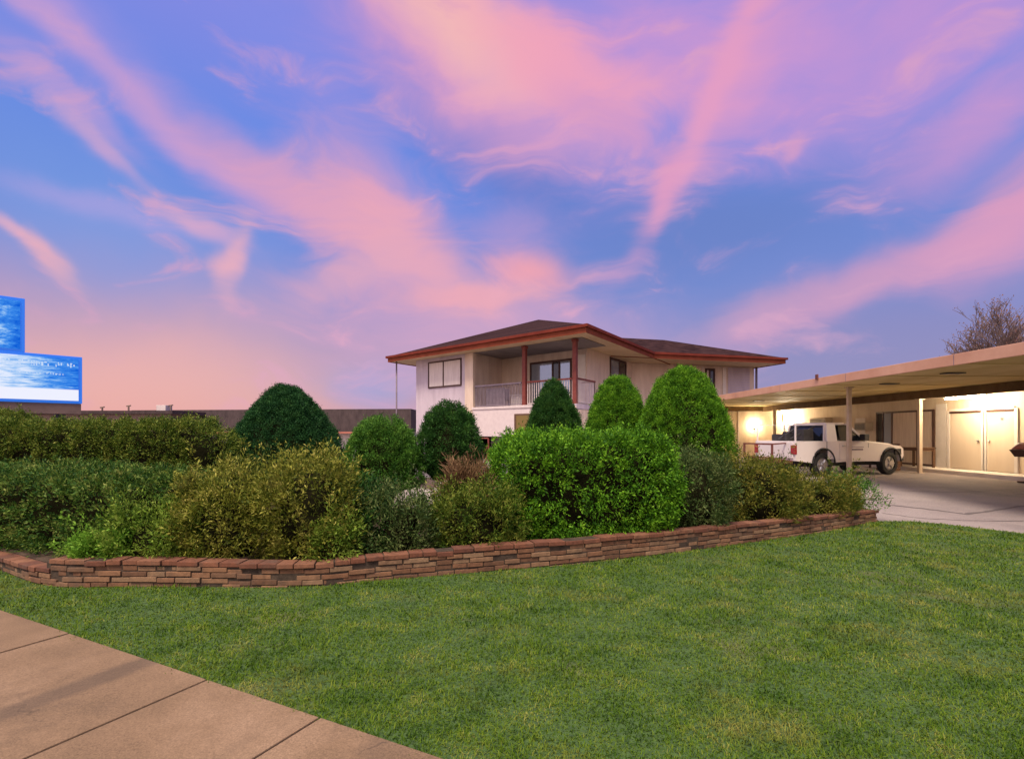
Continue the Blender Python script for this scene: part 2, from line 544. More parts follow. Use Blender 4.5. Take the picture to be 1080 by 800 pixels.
# the lit face of the sign: blue acrylic with faded, unreadable pale print, white band at its foot
def sign_mat(name, white_lo, seed, streak):
    m, nt, out = nt_new(name)
    tc = N(nt, 'ShaderNodeTexCoord')
    mp = N(nt, 'ShaderNodeMapping')
    mp.inputs['Location'].default_value = (seed, seed * 2, 0)
    mp.inputs['Scale'].default_value = (1.6, 1.0, streak)
    L(nt, tc.outputs['Generated'], mp.inputs['Vector'])
    n1 = N(nt, 'ShaderNodeTexNoise', i_Scale=5.0, i_Detail=9, i_Roughness=.75)
    L(nt, mp.outputs['Vector'], n1.inputs['Vector'])
    sx = N(nt, 'ShaderNodeSeparateXYZ')
    L(nt, tc.outputs['Generated'], sx.inputs[0])
    # whiter towards the left end
    left = N(nt, 'ShaderNodeMapRange', i_1=1.0, i_2=.35, i_3=-.08, i_4=.40)
    L(nt, sx.outputs['X'], left.inputs['Value'])
    ad = N(nt, 'ShaderNodeMath', operation='ADD')
    L(nt, n1.outputs['Fac'], ad.inputs[0])
    L(nt, left.outputs['Result'], ad.inputs[1])
    r1 = ramp(nt, [(.34, lin(8, 92, 215)), (.5, lin(60, 140, 235)), (.6, lin(150, 195, 245)), (.74, lin(225, 235, 255))])
    L(nt, ad.outputs[0], r1.inputs['Fac'])
    foot = N(nt, 'ShaderNodeMapRange', i_1=white_lo + .03, i_2=white_lo, i_3=0.0, i_4=1.0)
    L(nt, sx.outputs['Z'], foot.inputs['Value'])
    mx = N(nt, 'ShaderNodeMix', data_type='RGBA')
    L(nt, foot.outputs['Result'], mx.inputs['Factor'])
    L(nt, r1.outputs['Color'], mx.inputs['A'])
    mx.inputs['B'].default_value = c4(lin(238, 240, 255))
    e = N(nt, 'ShaderNodeEmission', i_Strength=1.0)
    L(nt, mx.outputs['Result'], e.inputs['Color'])
    L(nt, e.outputs['Emission'], out.inputs['Surface'])
    MATS[name] = m


sign_mat('sign_face_lower', .25, .3, 3.5)
sign_mat('sign_face_upper', -.2, 1.7, 1.6)
def lit_blue():
    m, nt, out = nt_new('sign_blue_lit')
    p = N(nt, 'ShaderNodeBsdfPrincipled', i_Roughness=.35)
    p.inputs['Base Color'].default_value = (.01, .13, .6, 1)
    p.inputs['Emission Color'].default_value = (.03, .17, .65, 1)
    p.inputs['Emission Strength'].default_value = .6
    L(nt, p.outputs['BSDF'], out.inputs['Surface'])
    MATS['sign_blue_lit'] = m


lit_blue()
emit('sign_print', lin(205, 225, 255), .95)

# ------------------------------------------------------------------ ground levels
def smooth(t):
    t = max(0.0, min(1.0, t))
    return t * t * (3 - 2 * t)


def gz(x, y):
    """height of the driveway: it rises gently from the lawn to the carport"""
    return -.015 + .195 * smooth((y - 9.0) / 6.5)


# the base sheet reaches the horizon
mb = MB()
mb.face([(-900, -900, -.12), (900, -900, -.12), (900, 900, -.12), (-900, 900, -.12)])
structure(mb.build('ground', 'dirt'))

# driveway and yard behind the garden
xs = np.linspace(-46, 44, 61)
ys = np.concatenate([np.linspace(-6, 8.5, 8), np.linspace(9, 16, 22), np.linspace(17, 62, 14)])
vv = [(x, y, gz(x, y)) for y in ys for x in xs]
ff = []
nx = len(xs)
for j in range(len(ys) - 1):
    for i in range(nx - 1):
        ff += [j * nx + i, j * nx + i + 1, (j + 1) * nx + i + 1, (j + 1) * nx + i]
me = np_mesh('driveway', vv, ff, [4] * ((nx - 1) * (len(ys) - 1)))
drive = structure(link('driveway', me, 'driveway_concrete', None, True))


def strip(pts, w, up=.004):
    m = MB()
    P = [Vector(p) for p in pts]
    side = []
    for i, p in enumerate(P):
        d = (P[min(i + 1, len(P) - 1)] - P[max(i - 1, 0)]).normalized()
        s = Vector((-d.y, d.x, 0)) * w / 2 * random.uniform(.6, 1.3)
        side.append((p - s + Vector((0, 0, up)), p + s + Vector((0, 0, up))))
    for a, b in zip(side, side[1:]):
        m.face([a[0], b[0], b[1], a[1]])
    return m


def on_drive(px, py):
    z = 0.0
    for _ in range(6):
        p = gnd(px, py, z)
        z = gz(p.x, p.y)
    return Vector((p.x, p.y, z))


def curvy(pxs, n=6, wob=.03):
    P = [on_drive(*q) for q in pxs]
    out = []
    for a, b in zip(P, P[1:]):
        for k in range(n):
            q = a.lerp(b, k / n)
            q.x += random.uniform(-wob, wob)
            q.y += random.uniform(-wob, wob)
            q.z = gz(q.x, q.y)
            out.append(q)
    out.append(P[-1])
    return out


strip(curvy([(928, 531), (974, 536), (1019, 542), (1047, 538), (1082, 533), (1140, 526)]), .10).build('tar_seam', 'tar', drive)
strip(curvy([(930, 541), (970, 546), (1020, 549), (1082, 549)]), .045).build('crack', 'tar', drive)
strip(curvy([(950, 517), (1010, 519), (1085, 515)]), .04).build('crack', 'tar', drive)

# the pavement (sidewalk): slabs with open joints
pe0, pe1 = Vector((-4.55, 4.71)), Vector((-.39, 2.60))
pd = (pe1 - pe0).normalized()                                   # along the lawn edge, towards the right
pn = Vector((pd.y, -pd.x))                                      # away from the lawn
if pn.y > 0:
    pn = -pn
def along(p):
    return (Vector(p) - pe0).dot(pd)
joints = [along((-3.47, 4.17)), along((-1.95, 3.38)), along((-1.065, 2.94))]
j = sorted(joints)
js = [j[0] - 9.0 + 1.5 * k for k in range(6)] + j + [j[2] + 1.4 * k for k in range(1, 6)]
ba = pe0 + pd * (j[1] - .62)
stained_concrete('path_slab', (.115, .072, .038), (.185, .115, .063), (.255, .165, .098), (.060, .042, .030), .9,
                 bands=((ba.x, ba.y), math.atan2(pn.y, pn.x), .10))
mb = MB()
W = 3.2
for a, b in zip(js, js[1:]):
    a2, b2 = a + .008, b - .008
    q = [pe0 + pd * a2, pe0 + pd * a2 + pn * W, pe0 + pd * b2 + pn * W, pe0 + pd * b2]
    dz = random.uniform(-.003, .003)
    mb.hexa([(p.x, p.y, -.10) for p in q] + [(p.x, p.y, .022 + dz) for p in q], .006)
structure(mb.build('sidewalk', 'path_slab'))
q = [pe0 + pd * js[0], pe0 + pd * js[0] + pn * W, pe0 + pd * js[-1] + pn * W, pe0 + pd * js[-1]]
structure(MB().prism([(p.x, p.y) for p in q], -.11, -.012).build('sidewalk_bed', 'soil'))

# ------------------------------------------------------------------ the brick edging wall
wall_px = [(-90, 580), (-40, 590), (0, 602), (20, 609.5), (36, 615), (52, 618), (72, 619.3), (150, 619), (300, 619.5), (345, 617.5), (400, 612), (500, 604), (600, 595.5),
           (700, 584.5), (800, 571), (870, 560.5), (926, 549.5)]
wall_pts = [gnd(*p).xy for p in wall_px]


def resample(pts, step):
    out, acc = [Vector(pts[0])], 0.0
    for a, b in zip(pts, pts[1:]):
        a, b = Vector(a), Vector(b)
        l = (b - a).length
        d = (b - a) / l
        t = step - acc
        while t <= l:
            out.append(a + d * t)
            t += step
        acc = l - (t - step)
    return out


fine = resample(wall_pts, .02)
total = len(fine) * .02


def wp(s):
    i = max(0, min(len(fine) - 2, int(s / .02)))
    d = (fine[min(i + 12, len(fine) - 1)] - fine[max(i - 12, 0)]).normalized()
    return fine[i] + d * (s - i * .02), d


WTX, WTZ = zip(*[(gnd(px, py).x, z) for px, py, z in ((-60, 586, .16), (20, 609, .17), (44, 616.5, .19), (50, 617.8, .285), (150, 619, .28), (250, 619.4, .255), (340, 618, .23), (349, 617, .25),
                                                  (400, 612, .27), (500, 604, .29), (600, 595.5, .30), (700, 584.5, .29), (800, 571, .28), (870, 560.5, .25), (926, 549.5, .20))])


def wall_top(s):
    """height of the wall top: low at the far left, dipping in the middle and towards the right end"""
    p, _ = wp(s)
    return float(np.interp(p.x, WTX, WTZ))


TH = .17
edging = thing('brick_edging_wall', 'low weathered red brick edging wall curving along the lawn', 'wall', (fine[len(fine) // 2].x, fine[len(fine) // 2].y, 0))
off = -Vector((fine[len(fine) // 2].x, fine[len(fine) // 2].y, 0))


def wall_seg(m, s0, s1, z0, z1, d0, d1, bev):
    (p, d), (q, e) = wp(s0), wp(s1)
    n1, n2 = Vector((-d.y, d.x)), Vector((-e.y, e.x))
    a, b, c, f = p + n1 * d0, q + n2 * d0, q + n2 * d1, p + n1 * d1
    m.hexa([(v.x + off.x, v.y + off.y, z0) for v in (a, b, c, f)] + [(v.x + off.x, v.y + off.y, z1) for v in (a, b, c, f)], bev)


low, cap, mort = MB(), MB(), MB()
BL, CH = .22, .058
for course in range(7):
    s = .02 + (BL / 2 if course % 2 else 0)
    while s < total - .1:
        top = wall_top(s)
        z1 = top - course * CH
        z0 = z1 - CH + random.uniform(.008, .014)
        if z1 < -.01:
            s += BL
            continue
        jit = random.uniform(-.012, .010)
        dz = random.uniform(-.006, .004) - (.014 if random.random() < .08 else 0)
        BLr = BL * random.uniform(.72, 1.3)
        if course == 0:
            BLr *= .95
        L1 = min(s + BLr - random.uniform(.003, .016), total - .03)
        wall_seg(cap if course == 0 else low, s, L1, z0 + dz, z1 + dz, jit + (-.014 if course == 0 else 0), TH + (.01 if course == 0 else 0), .006)
        s += BLr
s = .02
while s < total - .2:
    wall_seg(mort, s, s + .1, -.1, wall_top(s) - .012, .009, TH - .012, 0)
    s += .1
low.build('brick_courses', 'brick_course', edging)
cap.build('brick_capping', 'brick_cap', edging)
mort.build('mortar_core', 'mortar', edging)

# raised garden bed behind it
inner = [wp(s)[0] + Vector((-wp(s)[1].y, wp(s)[1].x)) * (TH - .03) for s in np.linspace(.05, total - .05, 40)]
back = [(7.2, 11.5), (7.0, 14.5), (4.0, 16.5), (-2, 16.5), (-14, 16), (-17, 12), (-14, 8)]
poly = [(p.x, p.y) for p in inner] + back
structure(MB().prism(poly, -.1, .185).build('garden_bed', 'soil'))

# ------------------------------------------------------------------ the lawn
drive_edge = [gnd(926, 549.5).xy, gnd(960, 549.5).xy, gnd(1000, 553).xy, gnd(1080, 562.5).xy, Vector((9.6, 7.0)), Vector((13, 4.1)), Vector((16, 1.4))]
lawn_poly = [p for p in wall_pts] + list(drive_edge) + [Vector((16, -5))]
far_right = pe0 + pd * js[-1]
far_left = pe0 + pd * (js[0] + .5)
lawn_poly += [far_right + Vector((3, -3)), far_right, pe0 + pd * along((-.39, 2.6)), pe0, far_left]
lawn_xy = [(p[0], p[1]) for p in lawn_poly]
mb = MB()
mb.prism(lawn_xy, -.11, .004)
structure(mb.build('lawn', 'lawn_thatch'))


def inside(px, py, poly):
    res = np.zeros(len(px), bool)
    j = len(poly) - 1
    for i in range(len(poly)):
        xi, yi = poly[i]
        xj, yj = poly[j]
        if yi != yj:
            c = ((yi > py) != (yj > py)) & (px < (xj - xi) * (py - yi) / (yj - yi) + xi)
            res ^= c
        j = i
    return res


def ndist(px, py, a, b):
    a, b = np.array(a), np.array(b)
    d = b - a
    t = np.clip(((px - a[0]) * d[0] + (py - a[1]) * d[1]) / (d @ d), 0, 1)
    return np.hypot(px - a[0] - t * d[0], py - a[1] - t * d[1])


def make_grass():
    X, Y = [], []
    for y0 in np.arange(1.6, 10.0, .4):
        y1 = y0 + .4
        ym = (y0 + y1) / 2
        dens = min(9500, 9500 * (2.8 / ym) ** 1.45)
        hw = ym * 1.05 + 1.2
        n = int(dens * 2 * hw * .4)
        X.append(RNG.uniform(-hw, hw, n))
        Y.append(RNG.uniform(y0, y1, n))
    X, Y = np.concatenate(X), np.concatenate(Y)
    # tussocks: push blades together a little
    k = inside(X, Y, lawn_xy)
    # a ragged fringe over the edges of path and drive
    edge = ndist(X, Y, tuple(pe0), tuple(pe1))
    k |= (edge < .10) & (RNG.random(len(X)) < .75 * np.exp(-edge / .03) * (.35 + .9 * (np.sin(X * 7 + 2 * np.sin(X * 17)) > -.2)))
    X, Y = X[k], Y[k]
    n = len(X)
    far = np.clip((Y - 2.6) / 7, 0, 1)
    # taller tufts in patches
    patch = np.sin(X * 3.1 + 1.3 * np.sin(Y * 2.3)) * np.sin(Y * 3.7 + 1.1 * np.sin(X * 1.9)) + .6 * np.sin(X * 9.3 + Y * 4) * np.sin(Y * 11 - X * 5)
    h = RNG.uniform(.018, .042, n) * (1 + .22 * patch) * (1 + .25 * far)
    w = RNG.uniform(.0016, .0032, n) * (1 + 1.3 * far)
    az = RNG.uniform(0, 2 * math.pi, n)
    lean = RNG.uniform(.15, 1.25, n)
    curl = RNG.uniform(.2, 1.3, n)
    dx, dy = np.cos(az), np.sin(az)
    sx, sy = -dy, dx
    z0 = np.full(n, .0)
    mx = np.sin(lean) * h * .55
    mz = np.cos(lean) * h * .55
    tx = mx + np.sin(lean + curl) * h * .6
    tz = np.maximum(mz + np.cos(lean + curl) * h * .6, .004)
    V = np.empty((n, 5, 3), np.float32)
    for i, (r, zz, ww) in enumerate(((0, z0, 1.0), (0, z0, -1.0), (mx, mz, -.8), (mx, mz, .8), (tx, tz, 0))):
        V[:, i, 0] = X + dx * r + sx * w * ww
        V[:, i, 1] = Y + dy * r + sy * w * ww
        V[:, i, 2] = zz
    base = (np.arange(n) * 5)[:, None]
    loops = np.concatenate([base + np.array([[0, 1, 2, 3]]), base + np.array([[3, 2, 4]])], axis=1).ravel()
    sizes = np.tile(np.array([4, 3]), n)
    me = np_mesh('grass', V.reshape(-1, 3), loops, sizes)
    o = link('grass', me, 'grass_blade')
    o['kind'] = 'stuff'
    o['label'] = 'short tangled green lawn grass with dry yellow patches'
    return o


make_grass()


# ------------------------------------------------------------------ foliage
def unit(a):
    return a / np.maximum(np.linalg.norm(a, axis=-1, keepdims=True), 1e-9)


def lumps(seed, k=7, lo=1.5, hi=5.0):
    r = np.random.default_rng(seed)
    ks = unit(r.normal(size=(k, 3))) * r.uniform(lo, hi, (k, 1))
    ph = r.uniform(0, 6.28, k)
    return lambda d: np.sin(d @ ks.T + ph).sum(1) / k


def shape_dome(d, sx, sy, h, tip=1.0, box=2.0, low=.0, cut=.6):
    """unit directions -> points of a rounded body standing on z=0; box>2 squares it, tip<1 narrows the top, low pulls the foot in"""
    t = (np.abs(d[:, 0]) ** box + np.abs(d[:, 1]) ** box + np.abs(d[:, 2]) ** box) ** (-1.0 / box)
    q = d * t[:, None]

    def width(qz):
        z = np.clip((qz + cut) / (1 + cut), 0, 1)
        return z, (1 - (1 - tip) * z) * (1 - low * np.clip(1 - z / .4, 0, 1) ** 2)
    zz = np.linspace(-1, 1, 200)
    full = np.max((1 - np.abs(zz) ** box) ** (1 / box) * width(zz)[1])
    z, k = width(q[:, 2])
    k = k / full
    return np.stack([q[:, 0] * sx * k, q[:, 1] * sy * k, z * h], 1)


def make_foliage(seed, sx, sy, h, tip=1.0, box=2.0, low=.0, cut=.6, cover=2.2, per=24, leaf=(.03, .055), wid=.42, lump=.05, fine=.03, up=.35,
                 spread=.07, wave=(2.5, 6.0), depth=.16, droop=0.0, messy=.62, shoot=0.0):
    """sprays of leaves over the body: clumps stand out by lump and fine metres, and some sit up to depth metres inside"""
    r = np.random.default_rng(seed)
    area = 2 * (sx + sy) * 1.65 * h + 3.2 * sx * sy
    want = int(cover * area / (2.2 * spread ** 2))
    # even cover of long bodies: draw points on a box of the same size and send them outward
    m = want * 3
    p = r.uniform(-1, 1, (m, 3)) * np.array([sx, sy, h / 2])
    ar = np.array([sy * h, sx * h, 2 * sx * sy])
    axis = r.choice(3, m, p=ar / ar.sum())
    sgn = r.choice([-1, 1], m)
    ext = np.array([sx, sy, h / 2])
    p[np.arange(m), axis] = sgn * ext[axis]
    d = unit(p / ext)
    d = d[d[:, 2] > -cut][:want]
    c = shape_dome(d, sx, sy, h, tip, box, low, cut)
    core_x = max(sx - sy, 0.0)                                   # long bodies: only their ends face sideways
    mid = np.stack([np.clip(c[:, 0], -core_x, core_x), c[:, 1] * 0, np.full(len(c), h * .4)], 1)
    nrm = unit((c - mid) / np.array([min(sx, sy), sy, h * .6]))
    f1, f2 = lumps(seed + 1, 8, *wave), lumps(seed + 2, 10, wave[1] * 1.6, wave[1] * 3.4)
    disp = lump * f1(c) * 2.2 + fine * f2(c) * 2.2
    inward = r.beta(1.0, 2.6, len(c)) * depth
    c = c + nrm * np.maximum(disp - inward, -.17)[:, None]
    long_ = (r.random(len(c)) < .10) & (nrm[:, 2] > -.2)
    push = np.where(long_, r.uniform(.2, 1.0, len(c)) * shoot, 0)[:, None]
    c = c + (nrm * .5 + np.array([0, 0, .75])) * push
    ax = unit(nrm + np.array([0, 0, up]) + r.normal(size=c.shape) * .38 - np.array([0, 0, droop]) * (nrm[:, 2:3] < .4))
    size = r.uniform(.6, 1.35, (len(c), 1))
    n = len(c) * per
    C, A, NN, S = (np.repeat(q_, per, 0) for q_ in (c, ax, nrm, size))
    offs = r.normal(size=(n, 3)) * spread * .5 * S
    offs -= NN * np.maximum((offs * NN).sum(1, keepdims=True), 0) * .5
    LS = np.repeat(push, per, 0)
    offs *= np.where(LS > 0, .55, 1.0)
    base = C + offs + A * r.uniform(-.7, 1.3, (n, 1)) * (spread * S + LS * .9)
    dr = unit(A + offs / spread * .55 + r.normal(size=(n, 3)) * messy)
    ln = r.uniform(leaf[0], leaf[1], (n, 1)) * (.75 + .25 * S)
    side = unit(np.cross(dr, r.normal(size=(n, 3))))
    nz = np.cross(side, dr)
    wv = side * ln * wid * r.uniform(.75, 1.2, (n, 1))
    V = np.empty((n, 4, 3), np.float32)
    V[:, 0] = base
    V[:, 1] = base + dr * ln * .5 + wv * .5 + nz * ln * .06
    V[:, 2] = base + dr * ln - nz * ln * .12
    V[:, 3] = base + dr * ln * .5 - wv * .5 + nz * ln * .06
    V[:, :, 2] = np.maximum(V[:, :, 2], .01)
    loops = np.arange(n * 4)
    return V.reshape(-1, 3), loops, np.full(n, 4)


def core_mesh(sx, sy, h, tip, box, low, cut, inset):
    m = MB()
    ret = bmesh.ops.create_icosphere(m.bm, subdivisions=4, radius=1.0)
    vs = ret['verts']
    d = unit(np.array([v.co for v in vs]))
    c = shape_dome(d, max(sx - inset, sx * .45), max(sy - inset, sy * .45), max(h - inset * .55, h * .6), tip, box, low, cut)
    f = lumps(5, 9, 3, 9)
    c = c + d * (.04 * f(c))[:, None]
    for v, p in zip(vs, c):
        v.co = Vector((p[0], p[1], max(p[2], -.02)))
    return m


def shrub(name, label, cat, pos, mat, dims, group=None, trunk=None, rz=0.0, lift=0.0, core=.15, **kw):
    sx, sy, h = dims
    t = thing(name, label, cat, pos, rz, group)
    tip, box, low, cut = kw.get('tip', 1.0), kw.get('box', 2.0), kw.get('low', 0.0), kw.get('cut', .6)
    v, lo, sz = make_foliage(random.randint(1, 99999), sx, sy, h, **kw)
    v = v + np.array([0, 0, lift])
    link('foliage', np_mesh('foliage', v, lo, sz), mat, t)
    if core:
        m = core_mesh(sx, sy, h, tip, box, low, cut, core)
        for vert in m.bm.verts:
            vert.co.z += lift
        m.build('branches', 'twig_shade', t, True)  # solid core behind the leaves, coloured dark as the crown's inner shade
    if trunk:
        m = MB()
        m.tube([(0, 0, -.05), (.02, .01, lift * .6), (-.01, 0, lift + h * .35)], [trunk, trunk * .85, trunk * .6], 10)
        m.build('trunk', 'bark', t, True)
    return t


BED = .18


def spot(px0, px1, Y, z=BED):
    return ((px0 + px1) / 2 - 540) / F * Y, Y, z


def half(px0, px1, Y):
    return (px1 - px0) / 2 / F * Y


def topz(py, Y):
    return EYE + (HY - py) / F * Y


WX = [p[0] for p in wall_pts[5:]]
WY = [p[1] for p in wall_pts[5:]]


def place(name, label, cat, mat, px0, px1, py, Y=None, sy=None, z=BED, gap=None, grow=.97, **kw):
    """the shrub that spans px0..px1 in the picture with its top at py, standing Y metres away or gap metres behind the brick edging"""
    if gap is not None:
        Y = 6.5
        for _ in range(8):
            X = ((px0 + px1) / 2 - 540) / F * Y
            Y = float(np.interp(X, WX, WY)) + TH + gap + sy
    x, y, _ = spot(px0, px1, Y)
    w = half(px0, px1, Y) * grow
    h = (topz(py, Y) - z) * .985 - kw.get('lift', 0.0)
    return shrub(name, label, cat, (x, y, z), mat, (w, sy or w, h), **kw)


# clipped evergreens
TG = 'clipped evergreen domes in the garden'
small = dict(leaf=(.02, .044), spread=.055, per=32, depth=.10, lump=.025, fine=.05, up=.6, cover=1.75, wave=(4, 10), core=.15, group=TG)
place('topiary_shrub', 'large dark green clipped dome, broadest of the evergreens, between hedge and small domes', 'shrub', 'leaf_deep', 238, 366, 407, 12.0,
      tip=.42, box=2.25, cut=.5, trunk=.09, low=.1, **small)
place('topiary_shrub', 'small round dome with yellowish green top, left of the dark dome on a bare trunk', 'shrub', 'leaf_mid', 363, 446, 440, 10.4,
      tip=.8, box=2.15, low=.35, cut=.75, trunk=.06, **small)
place('topiary_shrub', 'dark egg shaped dome standing on a bare trunk before the house wall', 'shrub', 'leaf_dark', 440, 508, 424, 10.9,
      tip=.75, box=2.1, low=.5, cut=.8, trunk=.075, lift=.42, **small)
place('topiary_shrub', 'dark narrow pointed dome in front of the balcony posts', 'shrub', 'leaf_dark', 547, 621, 402, 14.0,
      tip=.5, box=2.2, cut=.5, trunk=.07, **small)
place('topiary_shrub', 'bright green rounded dome under the dark side window of the house', 'shrub', 'leaf_bright', 612, 690, 395, 13.6,
      tip=.58, box=2.25, cut=.5, trunk=.07, **small)
place('topiary_shrub', 'tallest egg shaped green evergreen, beside the end of the carport roof', 'shrub', 'leaf_bright', 669, 772, 386, 12.4,
      tip=.5, box=2.15, low=.4, cut=.8, trunk=.09, **small)

# hedges
hk = dict(leaf=(.028, .056), spread=.072, per=34, up=.5, lump=.05, fine=.07, depth=.2, wave=(3, 8), cover=1.6, core=.28, shoot=.03)


def run(label, mat, p, q, half_depth, zt, rz=0.0, **kw):
    p, q = Vector(p), Vector(q)
    c = (p + q) / 2
    d = q - p
    shrub('hedge', label, 'hedge', (c.x, c.y, BED), mat, (d.length / 2, half_depth, zt - BED), rz=math.atan2(d.y, d.x), **dict(hk, **kw))


run('long clipped brownish green hedge behind the lower front hedge', 'leaf_hedge', (-15.5, 10.9), ((246 - 540) / F * 10.4, 10.5), .75, topz(445, 10.2), box=6, cut=.9)
run('low dark green hedge just behind the left end of the brick edging', 'leaf_hedge_green', (-9.2, 8.20), (-3.70, 6.38), .84, topz(501, 6.4), box=5, cut=.9)
place('hedge', 'dark hedge end showing above the brown hedge under the blue sign', 'hedge', 'leaf_hedge', -120, 24, 431, 13.0,
      sy=.7, box=5, cut=.9, **hk)
x, y, _ = spot(517, 706, 7.7)
shrub('hedge', 'bright green clipped hedge block in the middle of the garden', 'hedge', (x, y - .02, BED), 'leaf_bright',
      (half(514, 704, 7.7) * .97, .92, topz(459, 7.6) - BED), rz=.12, box=4.6, cut=.9, low=.08,
      **dict(hk, leaf=(.03, .06), droop=.8, lump=.035, fine=.07, cover=1.8, shoot=.04, wave=(4, 10)))

# loose shrubs
lk = dict(leaf=(.028, .062), spread=.085, per=38, wid=.3, up=.75, lump=.08, fine=.09, depth=.22, wave=(3.5, 8), cover=1.6, messy=.62, core=.28, shoot=.13)
SG = 'loose shrubs along the brick edging'


def loose(label, mat, px0, px1, py, sy, gap, box=2.6, cut=.8, name='loose_shrub', group=SG, **kw):
    k = dict(lk, **kw)
    Y = 6.5
    for _ in range(8):
        X = ((px0 + px1) / 2 - 540) / F * Y
        Y = float(np.interp(X, WX, WY)) + TH + gap - .10 + sy
    w = half(px0, px1, Y) * .95
    shrub(name, label, 'shrub', (X, Y, BED), mat, (w, sy, (topz(py, Y) - BED) * .97), box=box, cut=cut, group=group, **k)


loose('small lime green mound, lowest plant behind the brick edging', 'leaf_fresh', 84, 142, 561, .30, .0, leaf=(.03, .05), spread=.05, wid=.4, lump=.025, fine=.025)
loose('yellowish green feathery shrub between the lime mound and the big olive shrub', 'leaf_lime', 122, 208, 536, .42, .0, lump=.05)
loose('olive golden shrub half hidden left of the taller olive one', 'leaf_olive', 190, 300, 494, .52, .10)
loose('tallest olive golden shrub with ragged top behind the brick edging', 'leaf_olive', 272, 386, 482, .55, .06, lump=.09, fine=.09)
loose('bright green tuft at the foot of the tall olive shrub', 'leaf_lime', 322, 380, 548, .26, .0)
loose('dark green shrub in the gap right of the tall olive one', 'leaf_dark', 350, 408, 508, .45, .35)
loose('grey green upright shrub below the small round dome', 'leaf_grey', 386, 462, 518, .45, .10, up=1.2)
loose('dull green shrub below the dried brown stems', 'leaf_hedge', 446, 556, 512, .52, .06, up=1.0)
loose('dried brown twiggy shrub with thin upright stems under the dark dome on a bare trunk', 'leaf_dry', 458, 524, 484, .4, .75, name='dried_shrub', group=None,
      box=2.2, tip=.75, leaf=(.06, .15), wid=.11, up=1.6, fine=.12, cover=1.0, core=.3)
loose('dark grey green shrub right of the bright hedge block', 'leaf_grey', 684, 768, 481, .62, .04)
loose('golden olive spreading shrub in front of the truck tail', 'leaf_gold', 740, 842, 485, .66, .05, tip=.8)
loose('low golden green shrub below the truck wheel', 'leaf_gold', 800, 900, 503, .56, .04)
loose('small dark green plant at the right end of the brick edging', 'leaf_mid', 872, 918, 506, .35, .08)


# thin dry stalks rising from the dried shrub and pale boulders
def stone(label, px, py, Y, r, sc):
    p = at(px, py, Y)
    m = MB()
    ret = bmesh.ops.create_icosphere(m.bm, subdivisions=3, radius=1.0)
    f = lumps(random.randint(0, 9999), 6, 1.5, 4)
    d = np.array([v.co for v in ret['verts']])
    k = 1 + .22 * f(d) * 1.6
    for v, kk in zip(ret['verts'], k):
        v.co = Vector((v.co.x * r * sc[0] * kk, v.co.y * r * sc[1] * kk, max(v.co.z * r * sc[2] * kk, -r * .4)))
    o = m.build('boulder', 'rock', None, False)
    o.location = (p.x, p.y, BED + r * .3)
    tag(o, label, 'rock', 'pale boulders in the garden bed')


stone('pale boulder showing between the hedge end and the large dark dome', 228, 492, 11.2, .62, (.55, .5, 1.35))
stone('pale boulder at the foot of the small round dome', 429, 505, 9.6, .34, (.7, .6, .9))
stone('long pale boulder beside the bare trunk of the dark dome', 489, 512, 10.2, .5, (1.1, .6, .95))
stone('small brownish boulder in front of the bare trunk', 462, 516, 9.2, .26, (1.2, .7, .9))
stone('small pale boulder at left of the bare trunk', 443, 512, 9.9, .3, (.9, .7, 1.0))

# ------------------------------------------------------------------ the two-storey house
HO, HU, HV = Vector((2.75, 23.2)), Vector((.741, -.673)), Vector((.53, .85))
HB = thing('motel_house', 'two storey pale stucco house with brown hip roof and red eaves', 'house', (HO.x, HO.y, .18))


def HP(a, b, z):
    p = HO + HU * a + HV * b
    return Vector((p.x - HO.x, p.y - HO.y, z - .18))


def hbox(m, a0, a1, b0, b1, z0, z1, bev=0.0):
    return m.hexa([HP(a0, b0, z0), HP(a1, b0, z0), HP(a1, b1, z0), HP(a0, b1, z0), HP(a0, b0, z1), HP(a1, b0, z1), HP(a1, b1, z1), HP(a0, b1, z1)], bev)


ZE = 5.70                     # underside of the eaves
FL = 2.82                     # balcony floor
# walls
m = MB()
hbox(m, -11.0, -6.45, 0, .2, .1, ZE - .003)
m.build('front_wall', 'stucco_lilac', HB)
m = MB()
hbox(m, -7.02, -6.40, -.05, .24, .1, ZE - .006, .01)
m.build('corner_pier', 'stucco_cream_lit', HB)
m = MB()
hbox(m, -11.2, -11.0, .0, 12.0, .1, ZE - .003)
hbox(m, -11.0, -.93, 11.8, 12.0, .1, ZE - .003)
m.build('rear_wall', 'stucco_lilac', HB)
m = MB()
hbox(m, -6.65, -6.45, .24, 2.75, FL, ZE - .003)
hbox(m, -6.45, -.73, 2.75, 2.95, .1, ZE - .003)
m.build('recess_wall', 'stucco_cream_lit', HB)
m = MB()
hbox(m, -.93, -.73, 2.95, 9.4, .1, ZE - .003)
m.build('side_wall', 'stucco_cream_lit', HB)
# balcony floor and its spandrel
m = MB()
hbox(m, -6.40, .12, -.06, 2.75, FL - .22, FL)
m.build('balcony_floor', 'stucco_lilac', HB)
m = MB()
hbox(m, -6.38, -1.9, -.10, .06, 1.36, FL - .10, .01)
hbox(m, -6.42, -1.86, -.14, .10, FL - .098, FL + .03, .015)
m.build('balcony_apron', 'rail_white', HB)
m = MB()
hbox(m, -1.88, .10, -.10, .06, .2, FL - .10, .01)
hbox(m, -.06, .12, .07, 2.0, .2, FL - .24, .01)
m.build('balcony_apron', 'stucco_cream_lit', HB)
m = MB()
hbox(m, -6.4, -.9, 1.6, 1.75, .1, FL - .24)
m.build('ground_floor_wall', 'stucco_lilac', HB)
